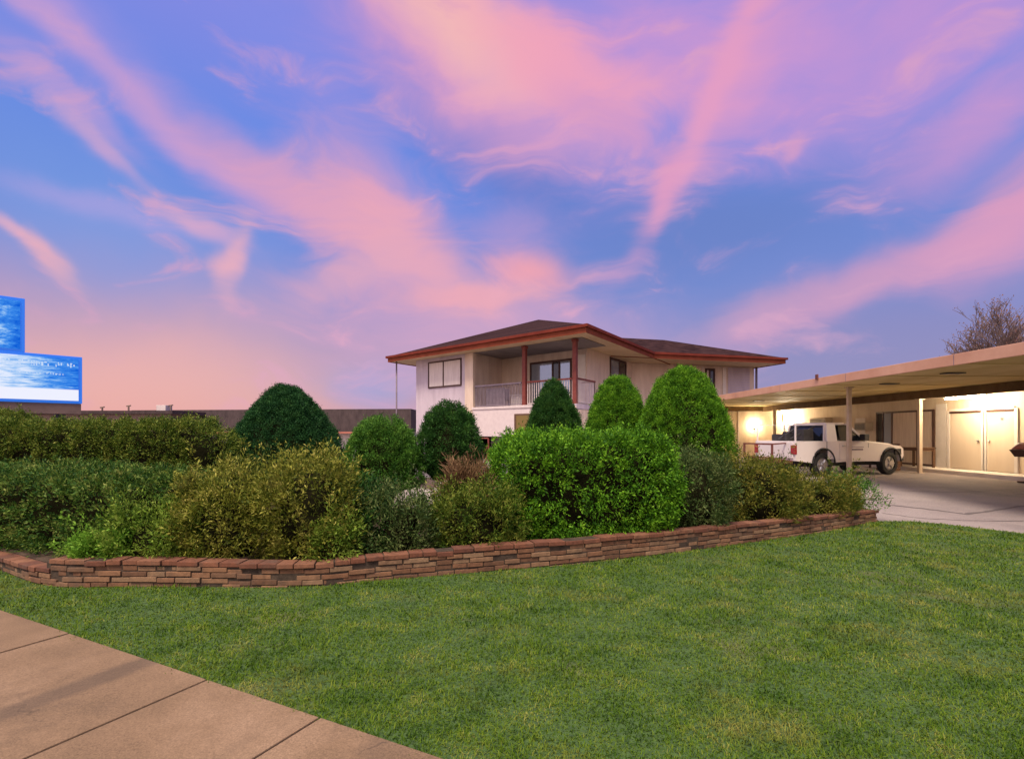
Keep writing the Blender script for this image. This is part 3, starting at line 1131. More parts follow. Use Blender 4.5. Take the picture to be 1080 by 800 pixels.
# lit ground-floor window
m = MB()
for (a0, a1, z0, z1) in ((-3.45, -3.35, 1.5, 2.45), (-2.55, -2.45, 1.5, 2.45), (-3.35, -2.55, 2.36, 2.45), (-3.35, -2.55, 1.5, 1.58)):
    hbox(m, a0, a1, -.17, -.102, z0, z1)
wf = m.build('window_frame', 'wood_brown', HB)
m = MB()
hbox(m, -3.35, -2.55, -.13, -.105, 1.58, 2.36)
m.build('pane', 'room_glow', wf)
# stair handrail below the apron
m = MB()
m.tube([HP(-6.5, -.9, 1.28), HP(-4.6, -.9, 1.28)], .035, 8)
m.tube([HP(-6.0, -.9, .1), HP(-6.0, -.9, 1.28)], .04, 8)
m.tube([HP(-4.6, -.9, .1), HP(-4.6, -.9, 1.28)], .04, 8)
m.tube([HP(-6.5, -.9, .1), HP(-6.5, -.9, 2.6)], .04, 8)
m.build('stair_handrail', 'post_red', HB)


def win(a_or_pts, z0, z1, mat_pane, frame_mat='frame_brown', mull=(), plane='front', fw=.08, out=.05):
    """a framed window lying on a wall: pts = two ground points (x, y) of the wall line, outward side to the viewer"""
    p, q = [Vector((v[0], v[1], 0)) for v in a_or_pts]
    d = (q - p)
    ln = d.length
    d.normalize()
    n = Vector((d.y, -d.x, 0))                                   # outward: to the viewer when p is at left
    def bx(mm, s0, s1, h0, h1, o0, o1):
        c = [p + d * s0 + n * o1, p + d * s1 + n * o1, p + d * s1 + n * o0, p + d * s0 + n * o0]
        mm.hexa([(v.x, v.y, h0) for v in c] + [(v.x, v.y, h1) for v in c])
    mm = MB()
    bx(mm, 0, fw, z0, z1, .002, out)
    bx(mm, ln - fw, ln, z0, z1, .002, out)
    bx(mm, fw, ln - fw, z1 - fw, z1, .002, out)
    bx(mm, fw, ln - fw, z0, z0 + fw, .002, out)
    for t in mull:
        bx(mm, ln * t - fw / 2, ln * t + fw / 2, z0 + fw, z1 - fw, .002, out - .004)
    f = mm.build('window', frame_mat, None)
    edges = [0] + list(mull) + [1]
    mats = mat_pane if isinstance(mat_pane, (list, tuple)) else [mat_pane] * (len(edges) - 1)
    for (t0, t1), mp in zip(zip(edges, edges[1:]), mats):
        mm = MB()
        s0 = fw if t0 == 0 else ln * t0 + fw / 2
        s1 = ln - fw if t1 == 1 else ln * t1 - fw / 2
        bx(mm, s0, s1, z0 + fw, z1 - fw, .004, out * .45)
        mm.build('pane', mp, f)
    return f


def hxy(a, b):
    v = HP(a, b, 0)
    return (v.x, v.y)


def hwin(pts, z0, z1, *args, **kw):
    f = win(pts, z0 - .18, z1 - .18, *args, **kw)
    f.parent = HB
    return f


hwin((hxy(-10.06, 0), hxy(-7.3, 0)), 4.03, 5.50, ['curtain', 'curtain'], mull=(.47,))
# sliding doors of the balcony
f = hwin((hxy(-4.35, 2.75), hxy(-1.62, 2.75)), FL + .01, 5.28, ['window_glass', 'window_dark', 'window_glass'], mull=(.56, .72), fw=.10)
f.name = 'sliding_door'
hwin((hxy(-.73, 5.75), hxy(-.73, 8.25)), 3.1, 5.62, ['window_glass', 'window_dark'], mull=(.55,), fw=.13)
# pale panel beside the sliding door
m = MB()
hbox(m, -1.45, -.80, 2.70, 2.748, FL + .01, 5.4)
m.build('wall_panel', 'trim_white', HB)

# wing behind, turned to the street
WD = Vector((.965, .264)).normalized()
WN = Vector((-WD.y, WD.x))
W0 = Vector((6.9, 31.53))


def WP(s, t, z):
    p = W0 + WD * s + WN * t
    return Vector((p.x - HO.x, p.y - HO.y, z - .18))


def wbox(m, s0, s1, t0, t1, z0, z1, bev=0.0):
    return m.hexa([WP(s0, t0, z0), WP(s1, t0, z0), WP(s1, t1, z0), WP(s0, t1, z0), WP(s0, t0, z1), WP(s1, t0, z1), WP(s1, t1, z1), WP(s0, t1, z1)], bev)


m = MB()
wbox(m, 0, 8.85, 0, .2, .1, ZE - .003)
wbox(m, 8.65, 8.85, .2, 6.0, .1, ZE - .003)
wbox(m, 0, 8.65, 5.8, 6.0, .1, ZE - .003)
m.build('wing_wall', 'stucco_cream_lit', HB)
m = MB()
for k in range(16):
    wbox(m, 6.9, 8.5, -.03, -.002, 3.0 + k * .165, 3.0 + k * .165 + .15)
m.build('wall_cladding', 'stucco_lilac', HB)


def wxy(s):
    v = WP(s, 0, 0)
    return (v.x, v.y)


hwin((wxy(3.62), wxy(4.10)), 3.4, 5.52, ['window_dark'], fw=.09)
hwin((wxy(5.25), wxy(5.95)), 3.4, 5.52, ['curtain', 'window_dark'], mull=(.45,), fw=.11)
m = MB()
wbox(m, 5.02, 5.18, -.04, -.002, 3.0, 5.6)
wbox(m, 6.5, 6.72, -.05, -.002, 3.0, 5.6)
m.build('pilaster', 'trim_white', HB)
# downpipes
m = MB()
m.tube([WP(8.98, -.06, .2), WP(8.98, -.06, ZE)], .07, 10)
m.build('downpipe', 'rail_mauve', HB, True)
m = MB()
m.tube([HP(-12.45, -.55, .2), HP(-12.45, -.55, ZE)], .045, 10)
m.build('downpipe', 'rail_mauve', HB, True)

# roofs: soffit, fascia with gutter, hips
def roof_part(corners, apexes, z_soff, tag_):
    n = len(corners)
    m = MB()
    m.loft([c(ZE + z_soff) for c in corners], [c(ZE + z_soff + .03) for c in corners])
    m.build('soffit', 'soffit_cream', HB)
    # fascia board and gutter run round the edge
    m, g = MB(), MB()
    for i in range(n):
        p, q = corners[i](0), corners[(i + 1) % n](0)
        d = (q - p).normalized()
        o = Vector((d.y, -d.x, 0))
        z0 = ZE + z_soff - .18
        def seg(mm, lo, hi, o0, o1, e):
            c = [p + o * o1 - d * e, q + o * o1 + d * e, q + o * o0 + d * e, p + o * o0 - d * e]
            mm.hexa([(v.x, v.y, z0 + lo) for v in c] + [(v.x, v.y, z0 + hi) for v in c])
        seg(m, -.045, .17, .0, .035, .035)
        seg(g, .175, .30, .0, .13, .13)
    m.build('fascia', 'fascia_dark_red', HB)
    g.build('gutter', 'fascia_red', HB)
    m = MB()
    for quad in apexes:
        m.face(quad)
    return m.build('roof', 'roof_shingle', HB)


ZR = ZE + .30
C = [lambda z: HP(-12.8, -.9, z), lambda z: HP(1.02, -.9, z), lambda z: HP(1.02, 13.2, z), lambda z: HP(-12.8, 13.2, z)]
top = HP(-5.9, 6.1, 8.42)
roof_part(C, [[C[i](ZR), C[(i + 1) % 4](ZR), top] for i in range(4)], 0.0, 'front')
Bp, Rp = Vector((7.78, 29.4)), Vector((16.3, 31.73))
wd = (Rp - Bp).normalized()
wn = Vector((-wd.y, wd.x))


def QP(s, t, z):
    p = Bp + wd * s + wn * t
    return Vector((p.x - HO.x, p.y - HO.y, z - .18))


LW = (Rp - Bp).length
D = [lambda z: QP(-3.0, 0, z), lambda z: QP(LW, 0, z), lambda z: QP(LW, 8.2, z), lambda z: QP(-3.0, 8.2, z)]
r0, r1 = QP(-2.9, 4.1, 7.5), QP(LW - 5.6, 4.1, 7.5)
roof_part(D, [[D[0](ZR + .004), D[1](ZR + .004), r1, r0], [D[1](ZR + .004), D[2](ZR + .004), r1], [D[2](ZR + .004), D[3](ZR + .004), r0, r1], [D[3](ZR + .004), D[0](ZR + .004), r0]], .004, 'wing')
# grey ceiling over the balcony
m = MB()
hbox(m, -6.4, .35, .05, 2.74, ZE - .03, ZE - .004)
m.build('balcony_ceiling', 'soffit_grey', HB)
# header beam carried by the two red posts
for a in (-2.95, -.03):
    m = MB()
    hbox(m, a - .10, a + .10, -.03, .17, FL - .1, ZE - .03, .012)
    hbox(m, a - .13, a + .13, -.06, .20, ZE - .16, ZE - .034, .01)
    m.build('balcony_post', 'post_red', HB)


def rail(pts, top_mat, fill_mat, step=.13, z=FL, h=1.12, fill='bars'):
    m = MB()
    for p, q in zip(pts, pts[1:]):
        m.beam((p[0], p[1], z + h - .18), (q[0], q[1], z + h - .18), .11, .07)
    t = m.build('balcony_rail', top_mat, HB)
    m = MB()
    for p, q in zip(pts, pts[1:]):
        p, q = Vector(p), Vector(q)
        n = max(2, int((q - p).length / step))
        m.beam((p.x, p.y, z + .1 - .18), (q.x, q.y, z + .1 - .18), .05, .04)
        for k in range(n + 1):
            r = p.lerp(q, k / n)
            m.beam((r.x, r.y, z + .12 - .18), (r.x, r.y, z + h - .035 - .18), .03, .03)
    m.build('balusters', fill_mat, t)
    return t


rail([hxy(-6.35, .1), hxy(-3.15, .1)], 'rail_mauve', 'rail_mauve', step=.10)
m = MB()
hbox(m, -5.6, -4.3, .14, .17, FL + .05, FL + .95, .006)
m.build('screen_panel', 'rail_mauve', HB)
rail([hxy(-2.78, .1), hxy(-.2, .1)], 'post_red', 'rail_white')
rail([hxy(.03, .24), hxy(.03, 2.1), hxy(-.7, 2.1)], 'post_red', 'rail_white')
# furniture on the balcony
p = HO + HU * -3.75 + HV * .7
pl = thing('planter_box', 'white planter box standing behind the balcony rail', 'planter', (p.x, p.y, FL), math.atan2(HU.y, HU.x))
MB().box(-.35, .35, -.22, .22, 0, .55, .02).box(-.39, .39, -.26, .26, .552, .61, .012).build('box', 'trim_white', pl)
MB().box(-.33, .33, -.2, .2, .56, .625).build('soil', 'soil', pl)
p = HO + HU * -5.3 + HV * 1.3
ch = thing('balcony_chair', 'dark slatted chair on the balcony behind the mauve rail', 'chair', (p.x, p.y, FL), math.atan2(HU.y, HU.x) + .3)
MB().box(-.28, .28, -.27, .27, .40, .45, .01).build('seat', 'rail_mauve', ch)
m = MB()
for k in range(6):
    m.box(-.26 + k * .095, -.205 + k * .095, .23, .26, .46, .98)
m.box(-.29, .29, .225, .265, .982, 1.05)
m.build('backrest', 'rail_mauve', ch)
for sx in (-.25, .25):
    for sy in (-.24, .24):
        MB().box(sx - .025, sx + .025, sy - .025, sy + .025, 0, .398).build('leg', 'rail_mauve', ch)

# ------------------------------------------------------------------ the carport wing with its motel rooms
G0 = .18
XW, XF, XB = 15.5, 9.3, 14.0
CY0, CY1 = 4.5, 29.6
CP = thing('carport_building', 'long flat roofed motel carport with lit tan rooms and slim posts', 'carport', (XW, 18, G0))
co = Vector((XW, 18, G0))


class CB(MB):
    """shapes given in world metres, kept relative to the carport's base"""
    def build(self, name, mat, parent=None, smooth=False):
        if parent is CP or parent is None or parent.get('label') is None:
            for v in self.bm.verts:
                v.co -= co
        return MB.build(self, name, mat, parent, smooth)


CB().box(XW, XW + .2, CY0, CY1, G0 - .1, 2.99).build('room_wall', 'stucco_warm', CP)
CB().box(8.6, XW + .2, CY1, CY1 + .2, G0 - .1, 2.99).build('end_wall', 'stucco_warm', CP)
CB().box(XW + .2, 20.8, CY0, CY0 + .2, G0 - .1, 2.99).box(20.6, 20.8, CY0 + .2, CY1, G0 - .1, 2.99).box(XW + .2, 20.8, CY1, CY1 + .2, G0 - .1, 2.99).build('rear_wall', 'stucco_warm', CP)
CB().box(XF, 21, CY0 - .5, CY1 + .5, 3.0, 3.05).build('soffit', 'soffit_plywood', CP)
CB().box(XF + .06, 20.94, CY0 - .44, CY1 + .44, 3.052, 3.17).build('roof', 'roof_shingle', CP)
m = CB()
m.box(XF - .06, XF, CY0 - .56, CY1 + .56, 2.985, 3.22, .008)
m.box(XF + .001, 21, CY0 - .56, CY0 - .501, 2.985, 3.22)
m.box(XF + .001, 21, CY1 + .501, CY1 + .56, 2.985, 3.22)
m.build('fascia', 'fascia_salmon', CP)
# ply joints under the soffit
y = 6.0
while y < CY1:
    CB().box(XF + .05, XB - .2, y, y + .035, 2.984, 2.998).build('soffit_batten', 'soffit_plywood', CP)
    y += 2.44
CB().box(XB - .07, XB + .09, CY0, CY1 - .02, 2.72, 2.997, .008).build('beam', 'beam_brown', CP)
CB().box(8.8, XB - .08, CY1 - .14, CY1 - .02, 2.74, 2.996).build('beam', 'beam_brown', CP)
for (px_, Y_) in ((800, 24.0), (938, 15.4), (1005, 12.6)):
    X_ = (px_ - 540) / F * Y_
    CB().box(X_ - .22, X_ + .22, Y_ - .12, Y_ + .12, 2.972, 2.996, .004).build('soffit_vent', 'dark_metal', CP)
CB().box(XF - .10, XF - .062, 16.0, 16.12, 3.17, 3.33, .005).build('fascia_bracket', 'rust_red', CP)
y = 7.5
while y < CY1:
    CB().box(XF - .064, XF - .0605, y, y + .012, 2.99, 3.215).build('fascia_joint', 'rail_mauve', CP)
    y += 3.6
# step along the rooms
CB().box(14.55, XW - .002, CY0, CY1 - .01, G0 - .15, .315, .012).build('step', 'trim_white', CP)


def post(px, Y, X, z1):
    CB().box(X - .055, X + .055, Y - .055, Y + .055, G0 - .05, z1, .006).box(X - .1, X + .1, Y - .1, Y + .1, z1 - .03, z1 - .002).box(
        X - .09, X + .09, Y - .09, Y + .09, G0 - .03, G0 + .015).build('post', 'post_cream', CP)


post(895, 16.6, (895.5 - 540) / F * 16.6, 2.995)
post(968, 18.2, XB - .02, 2.725)
post(817, 27.5, (817 - 540) / F * 27.5, 2.725)
post(0, 7.6, 10.4, 2.995)


def wy(px, X=XW):
    return X * F / (px - 540)


def cwin(px0, px1, z0, z1, *a, **kw):
    p, q = (XW, wy(px0)), (XW, wy(px1))
    f = win(((p[0] - co.x, p[1] - co.y), (q[0] - co.x, q[1] - co.y)), z0 - co.z, z1 - co.z, *a, **kw)
    f.parent = CP
    return f


f = cwin(925, 986, .32, 2.42, ['window_dark', 'window_glass', 'curtain_tan', 'curtain_tan'], mull=(.13, .30, .74), fw=.07)
f.name = 'sliding_door'
# rooms' doors
def door(px0, px1, knob_far):
    y0, y1 = wy(px1), wy(px0)
    X = XW
    m = CB()
    m.prism([(X - .05, y0 - .12), (X - .002, y0 - .12), (X - .002, y0 - .01), (X - .05, y0 - .01)], .316, 2.33)
    m.box(X - .05, X - .002, y1 + .01, y1 + .12, .316, 2.33).box(X - .05, X - .002, y0 - .01, y1 + .01, 2.31, 2.39)
    fr = m.build('door_frame', 'trim_white', CP)
    CB().box(X - .06, X - .003, y0 - .005, y1 + .005, 2.235, 2.30).build('door_head', 'frame_brown', fr)
    dd = CB().box(X - .03, X - .002, y0, y1, .33, 2.225, .004).build('door', 'door_tan', CP)
    kb = y1 - .1 if knob_far else y0 + .1
    m = CB()
    m.ball((X - .07, kb, 1.3), .035, 2)
    m.box(X - .06, X - .031, kb - .012, kb + .012, 1.288, 1.312)
    m.build('door_knob', 'chrome', dd, True)
    return dd


door(1003, 1036, False)
d2 = door(1042, 1071, True)
CB().box(XW - .034, XW - .031, wy(1058) - .05, wy(1058) + .05, 1.95, 2.05).build('number_plate', 'chrome', d2)
# tall white panels beside the doors
CB().box(XW - .04, XW - .002, wy(999), wy(988), .317, 2.6).build('wall_panel', 'trim_white', CP)
# tube light
y0, y1 = wy(1039, 14.6), wy(997, 14.6)
fx = CB().box(14.52, 14.68, y0, y1, 2.74, 2.80, .006).box(14.57, 14.63, y0 + .2, y0 + .3, 2.795, 2.999).box(14.57, 14.63, y1 - .3, y1 - .2, 2.795, 2.999).build('tube_lamp', 'trim_white', CP)
CB().tube([(14.6, y0 + .03, 2.70), (14.6, y1 - .03, 2.70)], .03, 10).build('tube', 'tube_light', fx, True)
# bulkhead lamp near the far corner and globe lamp on the end wall
lx = (836 - 540) / F * 28.9
fx = CB().box(lx - .16, lx + .16, CY1 - .10, CY1 - .002, 2.2, 2.45, .01).build('bulkhead_lamp', 'trim_white', CP)
CB().box(lx - .13, lx + .13, CY1 - .15, CY1 - .102, 2.23, 2.42, .01).build('lamp_shade', 'bulkhead_light', fx)
lx = (798 - 540) / F * 29.3
fx = CB().box(lx - .06, lx + .06, CY1 - .06, CY1 - .002, 1.75, 1.98, .006).box(lx - .025, lx + .025, CY1 - .16, CY1 - .061, 1.80, 1.84).build('globe_lamp', 'dark_metal', CP)
CB().ball((lx, CY1 - .17, 1.93), .105, 3).build('lamp_shade', 'globe_light', fx, True)
# panel joints and a pipe on the end wall
m = CB()
for x in (10.2, 11.4, 12.6):
    m.box(x, x + .06, CY1 - .02, CY1 - .002, .2, 2.74)
m.build('wall_batten', 'trim_white', CP)
# room air conditioners, hung from the wall
def aircon(px0, px1, z0, z1, label):
    y0, y1 = wy(px1), wy(px0)
    t = thing('air_conditioner', label, 'air conditioner', (XW, (y0 + y1) / 2, z0), 0, 'air conditioners on the room wall')
    w = (y1 - y0) / 2
    h = z1 - z0
    MB().box(-.34, -.002, -w, w, 0, h, .012).build('casing', 'appliance', t)
    m = MB()
    for k in range(6):
        m.box(-.355, -.341, -w + .05, w - .05, .05 + k * (h - .1) / 6, .05 + (k + .55) * (h - .1) / 6)
    m.build('grille', 'dark_metal', t)


aircon(861, 878, 1.78, 2.28, 'grey box air conditioner on the wall above the truck cab')
aircon(909, 921, 1.66, 2.0, 'small brown air conditioner on the wall above the truck bonnet')
m = CB()
m.box(XW - .03, XW - .002, wy(908) - .3, wy(903), 1.5, 2.2)
m.build('wall_panel', 'trim_white', CP)

# table and chair outside the rooms
tb = thing('outdoor_table', 'small brown wooden table beside the carport post, before the curtained glass door', 'table', (14.75, 19.35, .315), .05)
MB().box(-.3, .3, -.5, .5, .68, .72, .008).build('table_top', 'wood_brown', tb)
MB().box(-.26, .26, -.46, .46, .60, .678).build('apron', 'wood_brown', tb)
for sx in (-.25, .25):
    for sy in (-.44, .44):
        MB().box(sx - .03, sx + .03, sy - .03, sy + .03, 0, .68).build('leg', 'wood_brown', tb)
oc = thing('outdoor_chair', 'dark low chair between the truck front and the carport post', 'chair', (14.3, 20.4, .19), -1.2)
MB().box(-.32, .32, -.3, .3, .36, .46, .02).build('seat', 'frame_brown', oc)
MB().hexa([(-.32, .26, .46), (.32, .26, .46), (.32, .34, .46), (-.32, .34, .46), (-.32, .36, .95), (.32, .36, .95), (.32, .43, .95), (-.32, .43, .95)], .015).build('backrest', 'frame_brown', oc)
for sx in (-.36, .36):
    MB().box(sx - .04, sx + .04, -.3, .34, .58, .63, .01).build('armrest', 'frame_brown', oc)
    for sy in (-.27, .30):
        MB().box(sx - .03, sx + .03, sy - .03, sy + .03, 0, .578).build('leg', 'frame_brown', oc)
cr = thing('wooden_crate', 'brown slatted wooden crate on the concrete below the dark chair', 'crate', (13.75, 19.4, .18), .2)
m = MB()
for k in range(4):
    z = .02 + k * .1
    m.box(-.3, .3, -.22, -.2, z, z + .08).box(-.3, .3, .2, .22, z, z + .08).box(-.3, -.28, -.2, .2, z, z + .08).box(.28, .3, -.2, .2, z, z + .08)
m.box(-.28, .28, -.2, .2, .0, .02)
m.build('slats', 'wood_brown', cr)
for sx in (-.27, .25):
    for sy in (-.19, .17):
        MB().box(sx, sx + .02, sy, sy + .02, .021, .42).build('corner_post', 'wood_brown', cr)

# barbecue at the right edge of the picture
bq = thing('barbecue', 'dark red barbecue on a pedestal beside the carport step', 'barbecue', (14.32, 14.65, .18), .1)
MB().box(-.2, .2, -.2, .2, 0, .05, .01).box(-.07, .07, -.07, .07, .051, .72, .01).build('pedestal', 'frame_brown', bq)
m = MB()
m.loft([(-.26, -.22, .721), (.26, -.22, .721), (.26, .22, .721), (-.26, .22, .721)], [(-.34, -.3, .92), (.34, -.3, .92), (.34, .3, .92), (-.34, .3, .92)], .01)
m.build('fire_bowl', 'frame_brown', bq)
m = MB()
m.loft([(-.33, -.29, .925), (.33, -.29, .925), (.33, .29, .925), (-.33, .29, .925)], [(-.2, -.16, 1.12), (.2, -.16, 1.12), (.2, .16, 1.12), (-.2, .16, 1.12)], .04)
ld = m.build('lid', 'grill_red', bq)
MB().beam((-.1, -.25, 1.08), (.1, -.25, 1.08), .03, .03).build('lid_handle', 'dark_metal', ld)

# ------------------------------------------------------------------ the white pickup truck
TR = thing('pickup_truck', 'white pickup truck with loaded open tray parked under the carport', 'pickup truck', (8.72, 16.35, gz(8.7, 16.3)), R(18))
TW = 1.66


def side_extrude(profile, y0, y1, bevel=0.0, inset=None):
    """profile (x, z) carried across the truck from y0 to y1"""
    m = MB()
    a = [(x, y0, z) for x, z in profile]
    b = [(x, y1, z) for x, z in profile]
    m.loft(a, b, bevel)
    return m


def arch(cx, cz, r, x_from, x_to, n=9):
    """points over a wheel arch from left to right along the sill"""
    out = []
    for k in range(n + 1):
        t = math.pi - math.pi * k / n
        out.append((cx + r * math.cos(t), cz + r * math.sin(t)))
    return out


SILL = .46
XR, XFW, WR = 1.14, 4.02, .375
low_prof = [(.02, .52)] + [(.55, SILL)] + arch(XR, .44, .46, 0, 0) + [(2.0, SILL), (3.2, SILL)] + arch(XFW, .44, .44, 0, 0) + [(4.52, .5), (4.62, .62), (4.6, .86), (4.45, .95), (3.05, 1.07), (2.6, 1.12), (.02, 1.12)]
# a clean concave outline triangulates badly as one n-gon when bevelled, so the skin is left sharp
low_b = side_extrude(low_prof, 0, TW)
low_b.build('body', 'truck_white', TR)
# bonnet bulge
m = MB()
m.loft([(3.02, .10, 1.066), (4.42, .16, .955), (4.42, TW - .16, .955), (3.02, TW - .10, 1.066)], [(3.1, .2, 1.13), (4.3, .28, 1.03), (4.3, TW - .28, 1.03), (3.1, TW - .2, 1.13)], .015)
m.build('bonnet', 'truck_white', TR)
# cab: pillars and roof as a shell with glass set in it
cab_lo = [(1.27, .03), (3.0, .03), (3.0, TW - .03), (1.27, TW - .03)]
cab_hi = [(1.36, .13), (2.26, .13), (2.26, TW - .13), (1.36, TW - .13)]
zl, zh = 1.121, 1.66
m = MB()
m.loft([(x, y, zh - .02) for x, y in cab_hi], [(1.42, .2, zh + .05), (2.18, .2, zh + .05), (2.18, TW - .2, zh + .05), (1.42, TW - .2, zh + .05)], .012)
for (x0, y0), (x1, y1) in zip(cab_lo, cab_hi):
    m.beam((x0 + (.04 if x0 < 2 else -.04), y0, zl - .02), (x1 + (.04 if x1 < 2 else -.04), y1, zh), .09, .07)
for yy0, yy1 in ((.04, .135), (TW - .04, TW - .135)):
    ya, yb = (yy0, yy1)
    m.hexa([(1.30, ya - .012, zl - .02), (1.74, ya - .012, zl - .02), (1.74, ya + .012, zl - .02), (1.30, ya + .012, zl - .02),
            (1.37, yb - .012, zh), (1.74, yb - .012, zh), (1.74, yb + .012, zh), (1.37, yb + .012, zh)])
cab = m.build('cab', 'truck_white', TR)


def quad_glass(name, p, mat, par, t=.012):
    p = [Vector(v) for v in p]
    n = (p[1] - p[0]).cross(p[3] - p[0]).normalized() * t
    m = MB()
    m.hexa(p + [v + n for v in p])
    return m.build(name, mat, par)


for ys, yi in ((.035, .125), (TW - .047, TW - .137)):
    quad_glass('side_window', [(1.84, ys, zl), (2.86, ys, zl), (2.22, yi, zh - .03), (1.84, yi, zh - .03)], 'window_dark', TR)
quad_glass('windscreen', [(2.97, .1, zl), (2.97, TW - .1, zl), (2.25, TW - .19, zh - .02), (2.25, .19, zh - .02)], 'window_dark', TR)
quad_glass('rear_window', [(1.27, TW - .1, zl), (1.27, .1, zl), (1.365, .18, zh - .03), (1.365, TW - .18, zh - .03)], 'window_dark', TR)
# doors with handle and trim
for s, y in ((-1, 0), (1, TW)):
    yo = y + s * .012
    m = MB()
    m.box(1.80, 2.95, min(y + s * .001, yo), max(y + s * .001, yo), .52, 1.10, .004)
    d_ = m.build('door', 'truck_white', TR)
    m = MB()
    m.box(1.9, 2.05, min(yo + s * .001, yo + s * .03), max(yo + s * .001, yo + s * .03), .95, .985, .004)
    m.build('door_handle', 'chrome', d_)
    m = MB()
    m.box(2.08, 2.80, min(yo + s * .001, yo + s * .01), max(yo + s * .001, yo + s * .01), .915, .935)
    m.box(2.15, 2.78, min(yo + s * .001, yo + s * .006), max(yo + s * .001, yo + s * .006), .82, .875)
    m.build('door_trim', 'rail_mauve', d_)
    m = MB()
    m.box(1.30, 1.78, min(yo - s * .011, yo - s * .004), max(yo - s * .011, yo - s * .004), .55, 1.09)
    m.build('side_panel', 'truck_white', TR)
    m = MB()
    m.box(2.62, 2.82, min(y + s * .02, y + s * .20), max(y + s * .02, y + s * .20), 1.14, 1.34, .02)
    m.build('wing_mirror', 'black_plastic', TR)
for y in (-.003, TW - .001):
    m = MB()
    m.box(1.262, 1.278, y, y + .004, .52, 1.11)
    m.box(3.02, 3.035, y, y + .004, .90, 1.05)
    m.build('panel_gap', 'black_plastic', TR)
# open tray with railed sides
m = MB()
for x in (.06, 1.20):
    for y in (.05, TW - .05):
        m.beam((x, y, 1.10), (x, y, 1.64), .035, .035)
for y in (.05, TW - .05):
    m.beam((.03, y, 1.64), (1.22, y, 1.64), .03, .03)
m.beam((1.20, .07, 1.64), (1.20, TW - .07, 1.64), .035, .035)
cn = m.build('tray_frame', 'truck_white', TR)
m = MB()
m.box(.55, .95, .2, .6, 1.125, 1.50, .02).box(.7, 1.15, .65, 1.2, 1.125, 1.42, .02).box(.35, .6, .7, 1.3, 1.125, 1.34, .02)
m.beam((.2, .35, 1.2), (1.1, .3, 1.58), .05, .05)
m.beam((.15, .8, 1.18), (1.12, .9, 1.6), .06, .04)
m.build('cargo', 'dark_metal', cn)
# tail
MB().box(-.012, .018, .08, TW - .08, .60, 1.08, .004).build('tailgate', 'truck_white', TR)
for y0 in (-.012, TW - .16):
    MB().box(-.02, .06, y0, y0 + .172, .72, 1.0, .006).build('tail_light', 'tail_red', TR)
MB().box(-.14, .015, .1, TW - .1, .42, .53, .015).build('rear_bumper', 'rust_red', TR)
m = MB()
for y in (.35, TW - .12):
    m.beam((-.12, y, .53), (-.55, y, .58), .06, .05)
    m.beam((-.55, y, .58), (-.55, y, 1.02), .05, .05)
m.beam((-.55, .33, 1.03), (-.55, TW - .1, 1.03), .05, .05)
m.beam((-.55, .33, .60), (-.55, TW - .1, .60), .05, .05)
m.beam((-.55, .35, 1.03), (-.02, .35, 1.06), .04, .04)
m.build('tow_frame', 'rust_red', TR)
# front
MB().box(4.55, 4.72, .06, TW - .06, .46, .62, .02).build('front_bumper', 'dark_metal', TR)
MB().box(4.585, 4.625, .38, TW - .38, .64, .86, .006).build('grille', 'black_plastic', TR)
for y in (.2, TW - .2):
    m = MB()
    m.tube([(4.56, y, .76), (4.635, y, .76)], .10, 16)
    m.build('headlight', 'lamp_glass', TR)
for y0 in (-.012, TW - .05):
    MB().box(4.22, 4.50, y0, y0 + .062, .66, .86, .01).build('indicator', 'black_plastic', TR)
MB().box(.3, 4.4, .25, TW - .25, .32, .50).build('chassis', 'black_plastic', TR)
# wheel-arch lips
for cx in (XR, XFW):
    for y in (-.012, TW + .012):
        m = MB()
        pts = [(p[0], y, p[1]) for p in arch(cx, .44, .45, 0, 0, 14)]
        m.tube(pts, .028, 6)
        m.build('wheel_arch', 'black_plastic', TR)
# wheels
for cx in (XR, XFW):
    for y, s in ((.12, -1), (TW - .12, 1)):
        m = MB()
        prof = [(-.11, .24), (-.11, .34), (-.085, .372), (.085, .372), (.11, .34), (.11, .24)]
        n = 28
        rings = [[m.bm.verts.new((cx + r_ * math.cos(2 * math.pi * k / n), y + w_, WR + r_ * math.sin(2 * math.pi * k / n))) for k in range(n)] for w_, r_ in prof]
        for i in range(len(rings)):
            A_, B_ = rings[i], rings[(i + 1) % len(rings)]
            for k in range(n):
                m.bm.faces.new([A_[k], A_[(k + 1) % n], B_[(k + 1) % n], B_[k]])
        wh = m.build('wheel', 'rubber', TR)
        m = MB()
        ye = y + s * .085
        m.tube([(cx, y - s * .09, WR), (cx, ye - s * .02, WR), (cx, ye, WR)], [.238, .238, .20], 24)
        m.tube([(cx, ye, WR), (cx, ye + s * .04, WR)], [.075, .06], 14)
        for k in range(6):
            t = k * math.pi / 3
            m.beam((cx + .07 * math.cos(t), ye + s * .012, WR + .07 * math.sin(t)), (cx + .19 * math.cos(t), ye + s * .006, WR + .19 * math.sin(t)), .05, .025)
        m.build('rim', 'chrome', wh)

# ------------------------------------------------------------------ the lit sign at the left
SR = Vector((-12.95, 16.0))
SL = Vector((-15.9, 12.6))
sd = (SR - SL).normalized()
so = Vector((sd.y, -sd.x))                                      # faces the camera
if so.y > 0:
    so = -so
SG_ = thing('motel_sign', 'stepped blue and white lit sign box standing behind the hedge', 'sign', (SR.x, SR.y, 0), math.atan2(sd.y, sd.x))
Ls = (SR - SL).length
